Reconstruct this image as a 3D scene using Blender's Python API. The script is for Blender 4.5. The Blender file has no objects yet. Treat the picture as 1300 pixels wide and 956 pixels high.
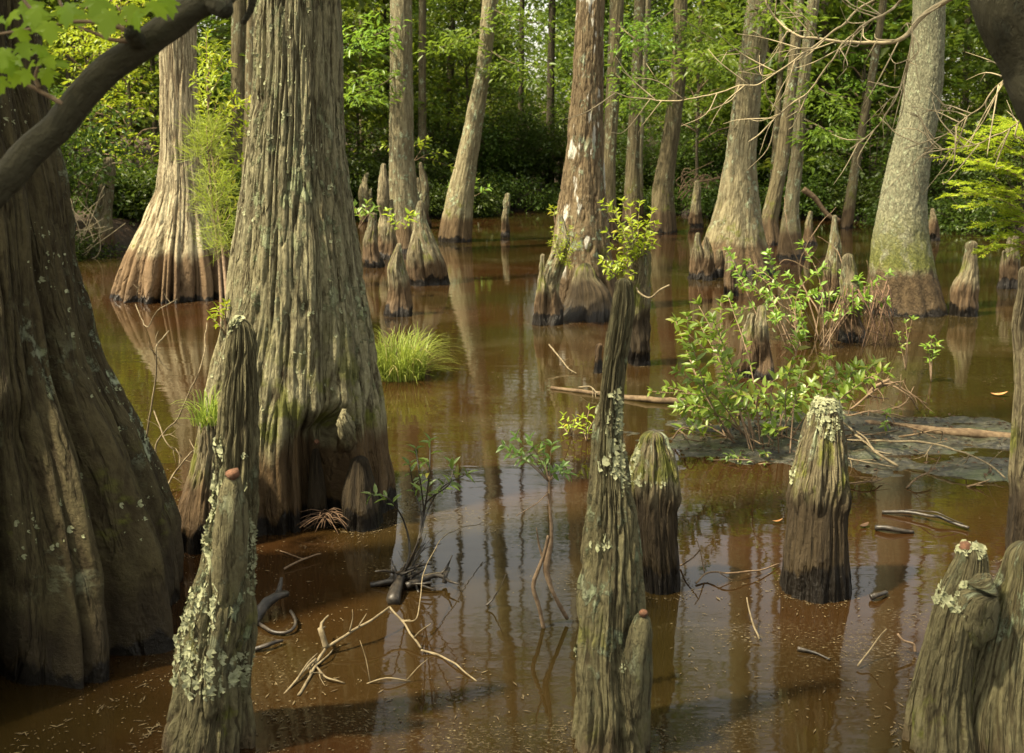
import bpy, math, random
import numpy as np
from mathutils import Vector, Matrix

random.seed(7)
rng = np.random.default_rng(11)
SC = bpy.context.scene
COL = SC.collection

# ------------------------------------------------------------------ camera geometry
F = 1394.0            # focal length in photo pixels
CX, CY = 650.0, 433.0
HZ = 170.0            # horizon row
H = 2.0               # eye height above the water
PITCH = math.atan((CY - HZ) / F)
FW = np.array([0, math.cos(PITCH), -math.sin(PITCH)])
UP = np.array([0, math.sin(PITCH), math.cos(PITCH)])
RT = np.array([1.0, 0, 0])
EYE = np.array([0, 0, H])


def ray(px, py):
    return FW + RT * ((px - CX) / F) + UP * ((CY - py) / F)


def at(px, py, D):
    """the point seen at a place of the photo, standing in the plane D metres away"""
    d = ray(px, py)
    return EYE + d * (D / d[1])


def wat(px, py, z=0.0):
    """where the sight line meets the level z"""
    d = ray(px, py)
    return EYE + d * ((z - H) / d[2])


def dist(py, px=650):
    return wat(px, py)[1]


# ------------------------------------------------------------------ noise
def _hash(ix, iy, iz):
    h = (ix.astype(np.int64) * 73856093) ^ (iy.astype(np.int64) * 19349663) ^ (iz.astype(np.int64) * 83492791)
    h = (h ^ (h >> 13)) * 1274126177
    h = (h ^ (h >> 16)) & 0xFFFFFF
    h = (h * 2654435 + 12345) & 0xFFFFFF
    return h / float(0xFFFFFF)


def vnoise(p):
    p = np.asarray(p, float)
    i = np.floor(p)
    f = p - i
    f = f * f * (3 - 2 * f)
    ix, iy, iz = i[..., 0], i[..., 1], i[..., 2]
    r = 0
    for dx in (0, 1):
        wx = f[..., 0] if dx else 1 - f[..., 0]
        for dy in (0, 1):
            wy = f[..., 1] if dy else 1 - f[..., 1]
            for dz in (0, 1):
                wz = f[..., 2] if dz else 1 - f[..., 2]
                r = r + wx * wy * wz * _hash(ix + dx, iy + dy, iz + dz)
    return r


def fbm(p, o=4, gain=0.5):
    p = np.asarray(p, float)
    a, s, t = 1.0, 0.0, 0.0
    for k in range(o):
        s = s + a * vnoise(p * (2.03 ** k) + 17.3 * k)
        t += a
        a *= gain
    return s / t


# ------------------------------------------------------------------ mesh builder
class MB:
    def __init__(self):
        self.V, self.F, self.n, self.A = [], [], 0, {}

    def add(self, V, faces, mat=0, **attrs):
        """faces: list of (k, array of shape m x k)"""
        V = np.asarray(V, float).reshape(-1, 3)
        for f in faces:
            f = np.asarray(f, int)
            if len(f):
                self.F.append((f + self.n, mat))
        self.V.append(V)
        for k in set(list(self.A) + list(attrs)):
            a = attrs.get(k)
            d = self.A.setdefault(k, [])
            have = sum(len(x) for x in d)
            if have < self.n:
                shape = (self.n - have,) + (() if a is None else np.asarray(a).shape[1:])
                d.append(np.zeros(shape))
            if a is not None:
                d.append(np.asarray(a, float))
        self.n += len(V)

    def mesh(self, name, mats, origin=(0, 0, 0), smooth=True):
        me = bpy.data.meshes.new(name)
        V = np.concatenate(self.V) - np.asarray(origin, float)
        me.vertices.add(len(V))
        me.vertices.foreach_set('co', V.astype(np.float32).ravel())
        loops = np.concatenate([f.ravel() for f, m in self.F])
        tot = np.concatenate([np.full(len(f), f.shape[1]) for f, m in self.F])
        mi = np.concatenate([np.full(len(f), m) for f, m in self.F])
        me.loops.add(len(loops))
        me.loops.foreach_set('vertex_index', loops.astype(np.int32))
        me.polygons.add(len(tot))
        st = np.concatenate([[0], np.cumsum(tot)[:-1]])
        me.polygons.foreach_set('loop_start', st.astype(np.int32))
        me.polygons.foreach_set('loop_total', tot.astype(np.int32))
        me.polygons.foreach_set('material_index', mi.astype(np.int32))
        me.polygons.foreach_set('use_smooth', np.full(len(tot), smooth))
        for k, d in self.A.items():
            have = sum(len(x) for x in d)
            if have < self.n:
                d.append(np.zeros((self.n - have,) + d[0].shape[1:]))
            a = np.concatenate(d)
            if a.ndim == 2:
                at_ = me.attributes.new(k, 'FLOAT_VECTOR', 'POINT')
                at_.data.foreach_set('vector', a.astype(np.float32).ravel())
            else:
                at_ = me.attributes.new(k, 'FLOAT', 'POINT')
                at_.data.foreach_set('value', a.astype(np.float32).ravel())
        me.update(calc_edges=True)
        me.validate()
        for m in (mats if isinstance(mats, (list, tuple)) else [mats]):
            me.materials.append(m)
        return me

    def build(self, name, mats, parent=None, smooth=True, origin=None):
        if origin is None:
            origin = tuple(parent.location) if parent is not None else (0, 0, 0)
        me = self.mesh(name, mats, origin, smooth)
        o = bpy.data.objects.new(name, me)
        COL.objects.link(o)
        if parent is not None:
            o.parent = parent
        else:
            o.location = origin
        return o


def tag(o, label=None, cat=None, group=None, kind=None):
    if label: o['label'] = label
    if cat: o['category'] = cat
    if group: o['group'] = group
    if kind: o['kind'] = kind
    return o


def empty(name, loc, label, cat, group=None):
    o = bpy.data.objects.new(name, None)
    o.empty_display_size = 0.1
    o.location = [float(v) for v in loc]
    COL.objects.link(o)
    return tag(o, label, cat, group)


def put(name, me, parent, loc=(0, 0, 0), rz=0, s=1.0):
    o = bpy.data.objects.new(name, me)
    o.location = [float(v) for v in loc]
    o.rotation_euler = (0, 0, rz)
    o.scale = (s, s, s) if not hasattr(s, '__len__') else s
    COL.objects.link(o)
    o.parent = parent
    return o


def unit(v):
    v = np.asarray(v, float)
    return v / np.maximum(np.linalg.norm(v, axis=-1, keepdims=True), 1e-9)


def smooth_path(P, R, n=8):
    """Catmull-Rom through the points"""
    P = np.asarray(P, float)
    R = np.asarray(R, float)
    if len(P) < 3:
        t = np.linspace(0, 1, n)[:, None]
        return P[0] + (P[1] - P[0]) * t, R[0] + (R[1] - R[0]) * t[:, 0]
    Q = np.vstack([2 * P[0] - P[1], P, 2 * P[-1] - P[-2]])
    out, ro = [], []
    for i in range(1, len(Q) - 2):
        for k in range(n):
            t = k / n
            a, b, c, d = Q[i - 1], Q[i], Q[i + 1], Q[i + 2]
            out.append(0.5 * ((2 * b) + (c - a) * t + (2 * a - 5 * b + 4 * c - d) * t * t + (3 * b - a - 3 * c + d) * t ** 3))
            ro.append(R[i - 1] + (R[i] - R[i - 1]) * t)
    out.append(P[-1]); ro.append(R[-1])
    return np.array(out), np.array(ro)


def tube(mb, P, R, seg=6, n=5, mat=0, wob=0.0, knob=0.0):
    P, R = smooth_path(P, R, n)
    if wob:
        P = P + (np.stack([fbm(P * 9 + k * 31, 2) for k in range(3)], -1) - 0.5) * wob
    T = unit(np.gradient(P, axis=0))
    ref = np.array([0.31, 0.22, 0.92])
    S = unit(np.cross(T, ref)); U = np.cross(S, T)
    th = np.arange(seg) / seg * 2 * math.pi
    rr = R[:, None] * np.ones((1, seg))
    ring = np.cos(th)[None, :, None] * S[:, None, :] + np.sin(th)[None, :, None] * U[:, None, :]
    if knob:
        q = P[:, None, :] * 14 + ring * 2.0
        rr = rr * (1 + knob * (fbm(q, 3) - 0.5) * 2)
    V = P[:, None, :] + ring * rr[:, :, None]
    m = len(P)
    i, j = np.meshgrid(np.arange(m - 1), np.arange(seg), indexing='ij')
    f = np.stack([i * seg + j, i * seg + (j + 1) % seg, (i + 1) * seg + (j + 1) % seg, (i + 1) * seg + j], -1).reshape(-1, 4)
    L = np.concatenate([[0], np.cumsum(np.linalg.norm(np.diff(P, axis=0), axis=1))])
    bk = np.stack([np.cos(th)[None, :] * rr, np.sin(th)[None, :] * rr, L[:, None] * np.ones((1, seg))], -1).reshape(-1, 3)
    mb.add(V.reshape(-1, 3), [f, [list(range(seg))[::-1]], [list(range((m - 1) * seg, m * seg))]], mat, bk=bk, fis=np.zeros(m * seg))
    return P


def leaves(mb, pos, d, nrm, L, W, mat=0, fine=False, droop=0.12, fold=0.25):
    pos = np.asarray(pos, float).reshape(-1, 3)
    N = len(pos)
    if N == 0: return
    d = unit(np.asarray(d, float).reshape(-1, 3) * np.ones((N, 1)))
    nrm = np.asarray(nrm, float).reshape(-1, 3) * np.ones((N, 1))
    s = unit(np.cross(d, nrm)); n = np.cross(s, d)
    L = (np.asarray(L) * np.ones(N))[:, None]; W = (np.asarray(W) * np.ones(N))[:, None]
    b = pos
    t = pos + d * L - n * L * droop
    if fine:
        l1 = pos + d * L * 0.3 + s * W * 0.46 + n * W * fold
        l2 = pos + d * L * 0.66 + s * W * 0.36 + n * (W * fold * .7 - L * droop * .35)
        r1 = pos + d * L * 0.3 - s * W * 0.46 + n * W * fold
        r2 = pos + d * L * 0.66 - s * W * 0.36 + n * (W * fold * .7 - L * droop * .35)
        m = pos + d * L * 0.5 - n * L * droop * .2
        V = np.stack([b, l1, l2, t, r2, r1, m], 1).reshape(-1, 3)
        k = np.arange(N)[:, None] * 7
        mb.add(V, [k + np.array([[0, 6, 2, 1]]), k + np.array([[6, 3, 2, 2]])[:, :3], k + np.array([[0, 5, 4, 6]]), k + np.array([[6, 4, 3]])], mat)
    else:
        l = pos + d * L * 0.45 + s * W * 0.5 + n * W * fold
        r = pos + d * L * 0.45 - s * W * 0.5 + n * W * fold
        V = np.stack([b, l, t, r], 1).reshape(-1, 3)
        k = np.arange(N)[:, None] * 4
        mb.add(V, [k + np.array([[0, 2, 1]]), k + np.array([[0, 3, 2]])], mat)


# ------------------------------------------------------------------ materials
class NT:
    def __init__(self, name):
        self.m = bpy.data.materials.new(name)
        self.m.use_nodes = True
        self.t = self.m.node_tree
        self.t.nodes.clear()
        self.out = self.t.nodes.new('ShaderNodeOutputMaterial')

    def n(self, typ, **kw):
        nd = self.t.nodes.new('ShaderNode' + typ)
        for k, v in kw.items():
            setattr(nd, k, v)
        return nd

    def l(self, a, b):
        self.t.links.new(a, b)

    def setin(self, sock, v):
        if hasattr(v, 'is_linked'):
            self.l(v, sock)
        else:
            if sock.type == 'RGBA' and len(v) == 3: v = (*v, 1)
            sock.default_value = v

    def math(self, op, a, b=0.0, clamp=False):
        nd = self.n('Math', operation=op, use_clamp=clamp)
        self.setin(nd.inputs[0], a); self.setin(nd.inputs[1], b)
        return nd.outputs[0]

    def map(self, v, a, b, c=0.0, d=1.0, smooth=True):
        nd = self.n('MapRange', interpolation_type='SMOOTHSTEP' if smooth else 'LINEAR')
        self.setin(nd.inputs[0], v)
        for i, x in enumerate((a, b, c, d)): nd.inputs[i + 1].default_value = x
        return nd.outputs[0]

    def mix(self, f, a, b):
        nd = self.n('MixRGB')
        self.setin(nd.inputs[0], f); self.setin(nd.inputs[1], a); self.setin(nd.inputs[2], b)
        return nd.outputs[0]

    def scale(self, v, s, off=(0, 0, 0)):
        nd = self.n('Mapping')
        self.l(v, nd.inputs[0]); nd.inputs['Scale'].default_value = s; nd.inputs['Location'].default_value = off
        return nd.outputs[0]

    def noise(self, v, s=1.0, detail=4, rough=0.55, dist=0.0):
        nd = self.n('TexNoise')
        self.l(v, nd.inputs['Vector']); nd.inputs['Scale'].default_value = s
        nd.inputs['Detail'].default_value = detail; nd.inputs['Roughness'].default_value = rough
        nd.inputs['Distortion'].default_value = dist
        return nd.outputs['Fac']


def bark_mat(name, inner, outer, outer2, lichen=0.3, lcol=(0.40, 0.43, 0.31), moss=0.3, stretch=9.0, fine=60, wet=True, sub=(0.20, 0.105, 0.062),
             blotch=0.0, lsc=14.0, mark=0.47, crack=15.0, black=0.05, crka=1.0):
    T = NT(name)
    bk = T.n('Attribute', attribute_name='bk').outputs['Vector']
    fis = T.n('Attribute', attribute_name='fis').outputs['Fac']
    geo = T.n('NewGeometry')
    sep = T.n('SeparateXYZ'); T.l(geo.outputs['Position'], sep.inputs[0])
    z = sep.outputs[2]
    rnd = T.n('ObjectInfo').outputs['Random']
    fib = T.noise(T.scale(bk, (fine, fine, fine / stretch)), 1, 5, 0.6)
    fib2 = T.noise(T.scale(bk, (fine * .33, fine * .33, fine * .33 / (stretch * 1.4)), (4, 2, 1)), 1, 4, 0.6)
    flk = T.noise(T.scale(bk, (fine * 1.3, fine * 1.3, fine * .42), (2, 2, 6)), 1, 6, 0.7)
    big = T.noise(T.scale(bk, (3, 3, 1.1), (1, 7, 3)), 1, 3, 0.5)
    c = T.mix(T.map(big, 0.35, 0.65), outer, outer2)
    crk = T.noise(T.scale(bk, (crack, crack, crack / (stretch * 1.1)), (6, 3, 8)), 1, 5, 0.55)
    crk = T.map(T.math('ABSOLUTE', T.math('SUBTRACT', crk, 0.5)), 0.040, 0.004)
    dark = T.math('MAXIMUM', T.map(fis, 0.22, 0.68), T.map(fib2, 0.52, 0.72, 0, 0.8), True)
    dark = T.math('MAXIMUM', dark, T.math('MULTIPLY', crk, .9 * crka), True)
    c = T.mix(dark, c, inner)
    c = T.mix(T.map(fib, 0.38, 0.64, 0.0, 0.8), c, T.mix(0.35, outer, (inner[0] * .6, inner[1] * .55, inner[2] * .5)))
    c = T.mix(T.map(flk, .36, .62, 0.0, 0.62), T.mix(0.5, c, inner), T.mix(0.3, c, outer))
    # crustose lichen, in patches of its own
    ln = T.noise(T.scale(bk, (lsc, lsc, lsc * .6), (3, 9, 2)), 1, 8, 0.72)
    lp = T.noise(T.scale(bk, (2.6, 2.6, 1.3), (8, 1, 5)), 1, 3, 0.5)
    lm = T.math('MULTIPLY', T.map(ln, 0.53, 0.60), T.map(lp, 0.62 - 0.45 * lichen, 0.74 - 0.40 * lichen))
    lm = T.math('MULTIPLY', lm, T.map(z, mark - .05, mark + .3))
    lv = T.mix(T.map(fib, .35, .65), lcol, (lcol[0] * .72, lcol[1] * .74, lcol[2] * .62))
    if blotch:
        bm = T.map(T.noise(T.scale(bk, (7, 7, 2.0), (2, 4, 9)), 1, 4, 0.6), 0.66 - .1 * blotch, 0.70 - .1 * blotch)
        c = T.mix(bm, c, (0.52, 0.50, 0.44))
    c = T.mix(lm, c, lv)
    # moss just above the flood mark
    mn = T.noise(T.scale(bk, (9, 9, 5), (5, 5, 5)), 1, 6, 0.65)
    mz = T.math('MULTIPLY', T.map(z, mark - .08, mark + .06), T.map(z, mark + .75, mark + .05))
    mm = T.math('MULTIPLY', T.map(mn, 0.64 - .3 * moss, 0.76 - .3 * moss), mz)
    c = T.mix(T.math('MULTIPLY', mm, 0.85), c, T.mix(T.map(fib, .3, .7), (0.075, 0.085, 0.018), (0.17, 0.16, 0.04)))
    rough = 0.88
    if wet:
        wn = T.noise(T.scale(geo.outputs['Position'], (5, 5, 1.2)), 1, 4, 0.55)
        zz = T.math('ADD', z, T.math('MULTIPLY', T.math('SUBTRACT', wn, 0.5), 0.42))
        subc = T.mix(T.map(fib2, .35, .65), sub, (sub[0] * .48, sub[1] * .46, sub[2] * .46))
        subc = T.mix(T.math('MULTIPLY', T.map(fib, .45, .7), .5), subc, (sub[0] * 1.25, sub[1] * 1.3, sub[2] * 1.35))
        wl = T.map(T.math('ADD', zz, T.math('MULTIPLY', T.math('SUBTRACT', fib2, .5), .22)), mark - .09, mark + .05)
        c = T.mix(wl, subc, c)
        wn2 = T.noise(T.scale(geo.outputs['Position'], (9, 9, 3), (3, 3, 3)), 1, 3, 0.5)
        zb = T.math('ADD', z, T.math('MULTIPLY', T.math('SUBTRACT', wn2, 0.5), 0.30))
        wb = T.map(zb, black - .01, black + .02)
        c = T.mix(wb, (0.012, 0.009, 0.007), c)
        rough = T.map(zb, black, black + .12, 0.35, 0.86)
    hsv = T.n('HueSaturation')
    T.l(c, hsv.inputs['Color'])
    hsv.inputs['Hue'].default_value = 0.518
    hsv.inputs['Saturation'].default_value = 1.08
    T.l(T.map(rnd, 0, 1, 0.82, 1.18, False), hsv.inputs['Value'])
    b = T.n('BsdfPrincipled')
    T.l(hsv.outputs[0], b.inputs['Base Color'])
    T.setin(b.inputs['Roughness'], rough)
    b.inputs['Specular IOR Level'].default_value = 0.25
    bump = T.n('Bump')
    bump.inputs['Strength'].default_value = 1.0
    bump.inputs['Distance'].default_value = 0.022
    hh = T.math('ADD', T.math('ADD', T.math('MULTIPLY', flk, 0.75), T.math('MULTIPLY', fib, 0.55)), T.math('MULTIPLY', T.math('SUBTRACT', 1.0, fib2), 0.7))
    hh = T.math('ADD', hh, T.math('MULTIPLY', T.math('MULTIPLY', lm, ln), 0.9))
    hh = T.math('SUBTRACT', hh, T.math('MULTIPLY', crk, .5 * crka))
    T.l(hh, bump.inputs['Height'])
    T.l(bump.outputs[0], b.inputs['Normal'])
    T.l(b.outputs[0], T.out.inputs[0])
    return T.m


def leaf_mat(name, c1, c2, c3=None, trans=0.42, gloss=0.018, tcol=1.5):
    T = NT(name)
    geo = T.n('NewGeometry')
    r = geo.outputs['Random Per Island']
    orr = T.n('ObjectInfo').outputs['Random']
    c = T.mix(r, c1, c2)
    if c3 is not None:
        c = T.mix(T.map(r, 0.90, 0.97), c, c3)
    hsv = T.n('HueSaturation')
    T.l(c, hsv.inputs['Color'])
    T.l(T.map(orr, 0, 1, 0.485, 0.515, False), hsv.inputs['Hue'])
    T.l(T.map(orr, 0, 1, 0.75, 1.25, False), hsv.inputs['Value'])
    c = hsv.outputs[0]
    d = T.n('BsdfDiffuse'); T.l(c, d.inputs[0])
    tr = T.n('BsdfTranslucent')
    T.l(T.mix(0.35, c, (c2[0] * tcol, c2[1] * tcol, c2[2] * .7)), tr.inputs[0])
    g = T.n('BsdfGlossy'); g.inputs['Roughness'].default_value = 0.38; g.inputs[0].default_value = (.9, .95, .9, 1)
    m1 = T.n('MixShader'); m1.inputs[0].default_value = trans
    T.l(d.outputs[0], m1.inputs[1]); T.l(tr.outputs[0], m1.inputs[2])
    m2 = T.n('MixShader'); m2.inputs[0].default_value = gloss
    T.l(m1.outputs[0], m2.inputs[1]); T.l(g.outputs[0], m2.inputs[2])
    T.l(m2.outputs[0], T.out.inputs[0])
    return T.m


def plain_mat(name, c1, c2, sc=20, rough=0.85, bump=0.4, spec=0.3, bd=0.01):
    T = NT(name)
    geo = T.n('NewGeometry')
    p = geo.outputs['Position']
    n1 = T.noise(T.scale(p, (sc, sc, sc)), 1, 6, 0.65)
    c = T.mix(T.map(n1, 0.35, 0.65), c1, c2)
    b = T.n('BsdfPrincipled')
    T.l(c, b.inputs['Base Color']); T.setin(b.inputs['Roughness'], rough)
    b.inputs['Specular IOR Level'].default_value = spec
    bp = T.n('Bump'); bp.inputs['Strength'].default_value = bump; bp.inputs['Distance'].default_value = bd
    T.l(n1, bp.inputs['Height']); T.l(bp.outputs[0], b.inputs['Normal'])
    T.l(b.outputs[0], T.out.inputs[0])
    return T.m


M = {}
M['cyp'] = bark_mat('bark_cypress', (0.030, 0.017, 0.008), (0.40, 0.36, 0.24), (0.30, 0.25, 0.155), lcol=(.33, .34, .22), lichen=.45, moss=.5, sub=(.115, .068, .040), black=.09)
M['cyp_dark'] = bark_mat('bark_cypress_brown_shaded', (0.025, 0.015, 0.008), (0.125, 0.10, 0.058), (0.085, 0.062, 0.035), lichen=.34, moss=.22, sub=(.058, .041, .026), black=.05, crack=12, mark=.3)  # brown bark, darkened further to carry the shadow on the left edge trunk
M['cyp_pale'] = bark_mat('bark_cypress_pale', (0.085, 0.05, 0.03), (0.46, 0.40, 0.285), (0.36, 0.29, 0.195), lichen=.1, moss=.1, mark=.6, sub=(.15, .092, .060), lsc=9)
M['cyp_red'] = bark_mat('bark_red_brown', (0.07, 0.04, 0.024), (0.28, 0.205, 0.135), (0.20, 0.14, 0.09), lichen=.2, moss=.3, blotch=.7, sub=(.11, .07, .045))
M['grey'] = bark_mat('bark_grey_lichen', (0.10, 0.092, 0.06), (0.33, 0.315, 0.22), (0.26, 0.25, 0.17), lichen=.95, lcol=(.41, .42, .30), moss=.9, stretch=1.4, fine=85, lsc=26, sub=(.10, .064, .04), mark=.5, crack=30)
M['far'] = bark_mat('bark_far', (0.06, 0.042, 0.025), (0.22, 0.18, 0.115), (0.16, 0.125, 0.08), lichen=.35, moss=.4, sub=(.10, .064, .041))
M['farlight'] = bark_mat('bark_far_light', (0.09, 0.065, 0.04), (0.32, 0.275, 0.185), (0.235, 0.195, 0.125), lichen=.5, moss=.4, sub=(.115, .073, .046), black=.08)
M['thin_dark'] = bark_mat('bark_thin_dark', (0.035, 0.027, 0.018), (0.10, 0.08, 0.055), (0.07, 0.055, 0.038), lichen=.15, moss=.1, wet=False)  # dark bark for thin trunks, limbs and stems
M['knee'] = bark_mat('bark_knee', (0.065, 0.045, 0.03), (0.24, 0.20, 0.13), (0.165, 0.135, 0.088), lichen=.5, moss=.5, fine=75, sub=(.052, .035, .022), stretch=12, black=.12, crack=22)
M['kneenear'] = bark_mat('bark_knee_near', (0.045, 0.032, 0.018), (0.235, 0.205, 0.125), (0.14, 0.118, 0.07), lichen=.42, lcol=(.30, .32, .22), moss=.28, fine=75, sub=(.10, .07, .045), stretch=12, mark=.04, black=-.05, crack=22)
M['kneefar'] = bark_mat('bark_knee_far', (0.06, 0.038, 0.024), (0.33, 0.285, 0.195), (0.23, 0.18, 0.12), lichen=.5, moss=.4, fine=60, sub=(.11, .067, .043), mark=.36, black=.10)
M['limb'] = bark_mat('bark_smooth_limb', (0.03, 0.025, 0.014), (0.075, 0.066, 0.042), (0.055, 0.048, 0.03), lichen=.35, lcol=(.10, .10, .07), moss=0, stretch=1.0, fine=45, wet=False, crka=.12)
M['twig'] = plain_mat('twig_bark', (0.13, 0.085, 0.05), (0.22, 0.155, 0.10), 40)
M['pale_twig'] = plain_mat('pale_dead_twig', (0.11, 0.085, 0.05), (0.21, 0.17, 0.105), 35)
M['grey_twig'] = plain_mat('grey_branch', (0.26, 0.215, 0.125), (0.36, 0.30, 0.19), 35)
M['red_twig'] = plain_mat('reddish_twig', (0.12, 0.078, 0.045), (0.20, 0.14, 0.085), 35)
M['black_wood'] = plain_mat('wet_rotten_wood', (0.012, 0.010, 0.008), (0.05, 0.04, 0.03), 30, rough=.45, spec=.5)
M['log'] = plain_mat('dead_log', (0.07, 0.045, 0.025), (0.15, 0.105, 0.06), 25)
M['bud'] = plain_mat('red_bud', (0.17, 0.078, 0.044), (0.10, 0.052, 0.03), 90, rough=.8, bump=.8)
M['lichen'] = plain_mat('leafy_lichen', (0.17, 0.18, 0.10), (0.30, 0.31, 0.195), 60, rough=.95, spec=.1)
M['roots'] = plain_mat('fine_roots', (0.06, 0.036, 0.022), (0.15, 0.09, 0.055), 40)
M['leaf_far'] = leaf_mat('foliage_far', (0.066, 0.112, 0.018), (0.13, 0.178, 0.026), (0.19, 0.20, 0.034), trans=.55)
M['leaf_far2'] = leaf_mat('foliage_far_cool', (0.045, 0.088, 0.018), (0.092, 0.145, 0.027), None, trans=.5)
M['leaf_mid'] = leaf_mat('foliage_shrub_shaded', (0.032, 0.062, 0.013), (0.072, 0.11, 0.018), None, trans=.42)  # leaf tone darkened in place of shadow from the canopy overhead
M['leaf_cyp'] = leaf_mat('foliage_cypress', (0.10, 0.19, 0.03), (0.18, 0.27, 0.045), None, trans=.5)
M['leaf_lime'] = leaf_mat('leaves_lime', (0.20, 0.28, 0.03), (0.32, 0.38, 0.045), (.40, .36, .05), trans=.45)
M['leaf_green'] = leaf_mat('leaves_green', (0.125, 0.23, 0.035), (0.21, 0.32, 0.052), (.25, .26, .05), trans=.4, gloss=.03)
M['leaf_cool'] = leaf_mat('leaves_cool', (0.085, 0.155, 0.033), (0.14, 0.215, 0.048), (.2, .2, .04), trans=.38, gloss=.03)
M['leaf_maple'] = leaf_mat('leaves_maple', (0.15, 0.23, 0.018), (0.23, 0.31, 0.025), None, trans=.62, gloss=.012)
M['needle'] = leaf_mat('pine_needles', (0.24, 0.32, 0.05), (0.34, 0.40, 0.08), None, trans=.35)
M['grass'] = leaf_mat('grass_blades', (0.17, 0.25, 0.045), (0.28, 0.34, 0.08), (.42, .36, .16), trans=.4)
M['debris'] = plain_mat('floating_bits', (0.06, 0.042, 0.022), (0.13, 0.10, 0.052), 25)
M['leaf_litter'] = plain_mat('dead_leaf', (0.30, 0.13, 0.05), (0.42, 0.22, 0.09), 50)
M['leaf_brown'] = plain_mat('brown_dead_leaf', (0.035, 0.02, 0.012), (0.07, 0.04, 0.022), 30)


def ground_mat():
    T = NT('forest_floor')
    geo = T.n('NewGeometry'); p = geo.outputs['Position']
    n1 = T.noise(T.scale(p, (9, 9, 9)), 1, 8, 0.7)
    n2 = T.noise(T.scale(p, (.5, .5, .5)), 1, 3, 0.5)
    vor = T.n('TexVoronoi'); vor.inputs['Scale'].default_value = 14; T.l(p, vor.inputs['Vector'])
    hs = T.n('SeparateXYZ'); T.l(vor.outputs['Color'], hs.inputs[0])
    c = T.mix(hs.outputs[0], (0.03, 0.018, 0.01), (0.075, 0.04, 0.02))
    c = T.mix(T.map(n1, .4, .65), c, (0.028, 0.019, 0.012))
    c = T.mix(T.math('MULTIPLY', T.map(n2, .5, .7), .5), c, (0.035, 0.042, 0.013))
    sep = T.n('SeparateXYZ'); T.l(p, sep.inputs[0])
    c = T.mix(T.map(sep.outputs[2], 0.03, 0.25), (0.02, 0.014, 0.009), c)
    b = T.n('BsdfPrincipled'); T.l(c, b.inputs['Base Color']); b.inputs['Roughness'].default_value = .85
    bp = T.n('Bump'); bp.inputs['Strength'].default_value = .7; bp.inputs['Distance'].default_value = .04
    T.l(T.math('ADD', n1, T.math('MULTIPLY', vor.outputs['Distance'], .6)), bp.inputs['Height']); T.l(bp.outputs[0], b.inputs['Normal'])
    T.l(b.outputs[0], T.out.inputs[0])
    return T.m


def water_mat():
    T = NT('tannin_water')
    geo = T.n('NewGeometry'); p = geo.outputs['Position']
    n2 = T.noise(T.scale(p, (.35, .35, 1)), 1, 3, 0.5)
    body = T.mix(T.map(n2, .38, .62), (0.025, 0.0108, 0.004), (0.0195, 0.0140, 0.004))
    # pollen and bits afloat
    vor = T.n('TexVoronoi'); vor.inputs['Scale'].default_value = 16; T.l(p, vor.inputs['Vector'])
    patch = T.noise(T.scale(p, (.8, 1.1, 1), (3, 1, 0)), 1, 5, 0.6)
    sp = T.math('MULTIPLY', T.map(vor.outputs['Distance'], 0.10, 0.05), T.map(patch, .46, .60))
    fine = T.noise(T.scale(p, (55, 80, 1)), 1, 5, .7)
    film = T.math('MULTIPLY', T.map(fine, .50, .66), T.map(patch, .50, .68))
    dust = T.math('MAXIMUM', T.math('MULTIPLY', sp, .75), T.math('MULTIPLY', film, .5))
    col = T.mix(dust, body, (0.17, 0.14, 0.08))
    b = T.n('BsdfPrincipled')
    T.l(col, b.inputs['Base Color'])
    T.l(T.math('ADD', T.math('MULTIPLY', dust, .35), .035), b.inputs['Roughness'])
    b.inputs['IOR'].default_value = 1.36
    b.inputs['Specular IOR Level'].default_value = 0.5
    rip = T.noise(T.scale(p, (2.2, 6.0, 1)), 1, 3, 0.5)
    rip2 = T.noise(T.scale(p, (11, 26, 1)), 1, 2, 0.5)
    bp = T.n('Bump'); bp.inputs['Strength'].default_value = .3; bp.inputs['Distance'].default_value = .0055
    T.l(T.math('ADD', rip, T.math('ADD', T.math('MULTIPLY', rip2, .10), T.math('MULTIPLY', dust, .06))), bp.inputs['Height'])
    T.l(bp.outputs[0], b.inputs['Normal'])
    T.l(b.outputs[0], T.out.inputs[0])
    return T.m


def mud_mat():
    T = NT('wet_mud')
    geo = T.n('NewGeometry'); p = geo.outputs['Position']
    n1 = T.noise(T.scale(p, (26, 40, 20)), 1, 8, .7)
    n2 = T.noise(T.scale(p, (2, 3, 1)), 1, 4, .6)
    c = T.mix(T.map(n1, .38, .66), (0.008, 0.008, 0.005), (0.062, 0.058, 0.036))
    c = T.mix(T.math('MULTIPLY', T.map(n2, .5, .68), .6), c, (0.055, 0.075, 0.03))
    b = T.n('BsdfPrincipled'); T.l(c, b.inputs['Base Color'])
    b.inputs['Roughness'].default_value = .34
    bp = T.n('Bump'); bp.inputs['Strength'].default_value = .8; bp.inputs['Distance'].default_value = .015
    T.l(n1, bp.inputs['Height']); T.l(bp.outputs[0], b.inputs['Normal'])
    T.l(b.outputs[0], T.out.inputs[0])
    return T.m


M['ground'] = ground_mat(); M['water'] = water_mat(); M['mud'] = mud_mat()

# ------------------------------------------------------------------ setting: ground, water, mud


def smoothstep(a, b, x):
    t = np.clip((x - a) / (b - a), 0, 1)
    return t * t * (3 - 2 * t)


def bank_y(x):
    """distance of the far shore at x"""
    return 26.5 + 2.2 * np.sin(x * .33 + 1.0) + 1.2 * np.sin(x * .9) - 7.0 * smoothstep(-3.5, -8.0, x) - 3.5 * smoothstep(6.5, 11, x)


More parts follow.
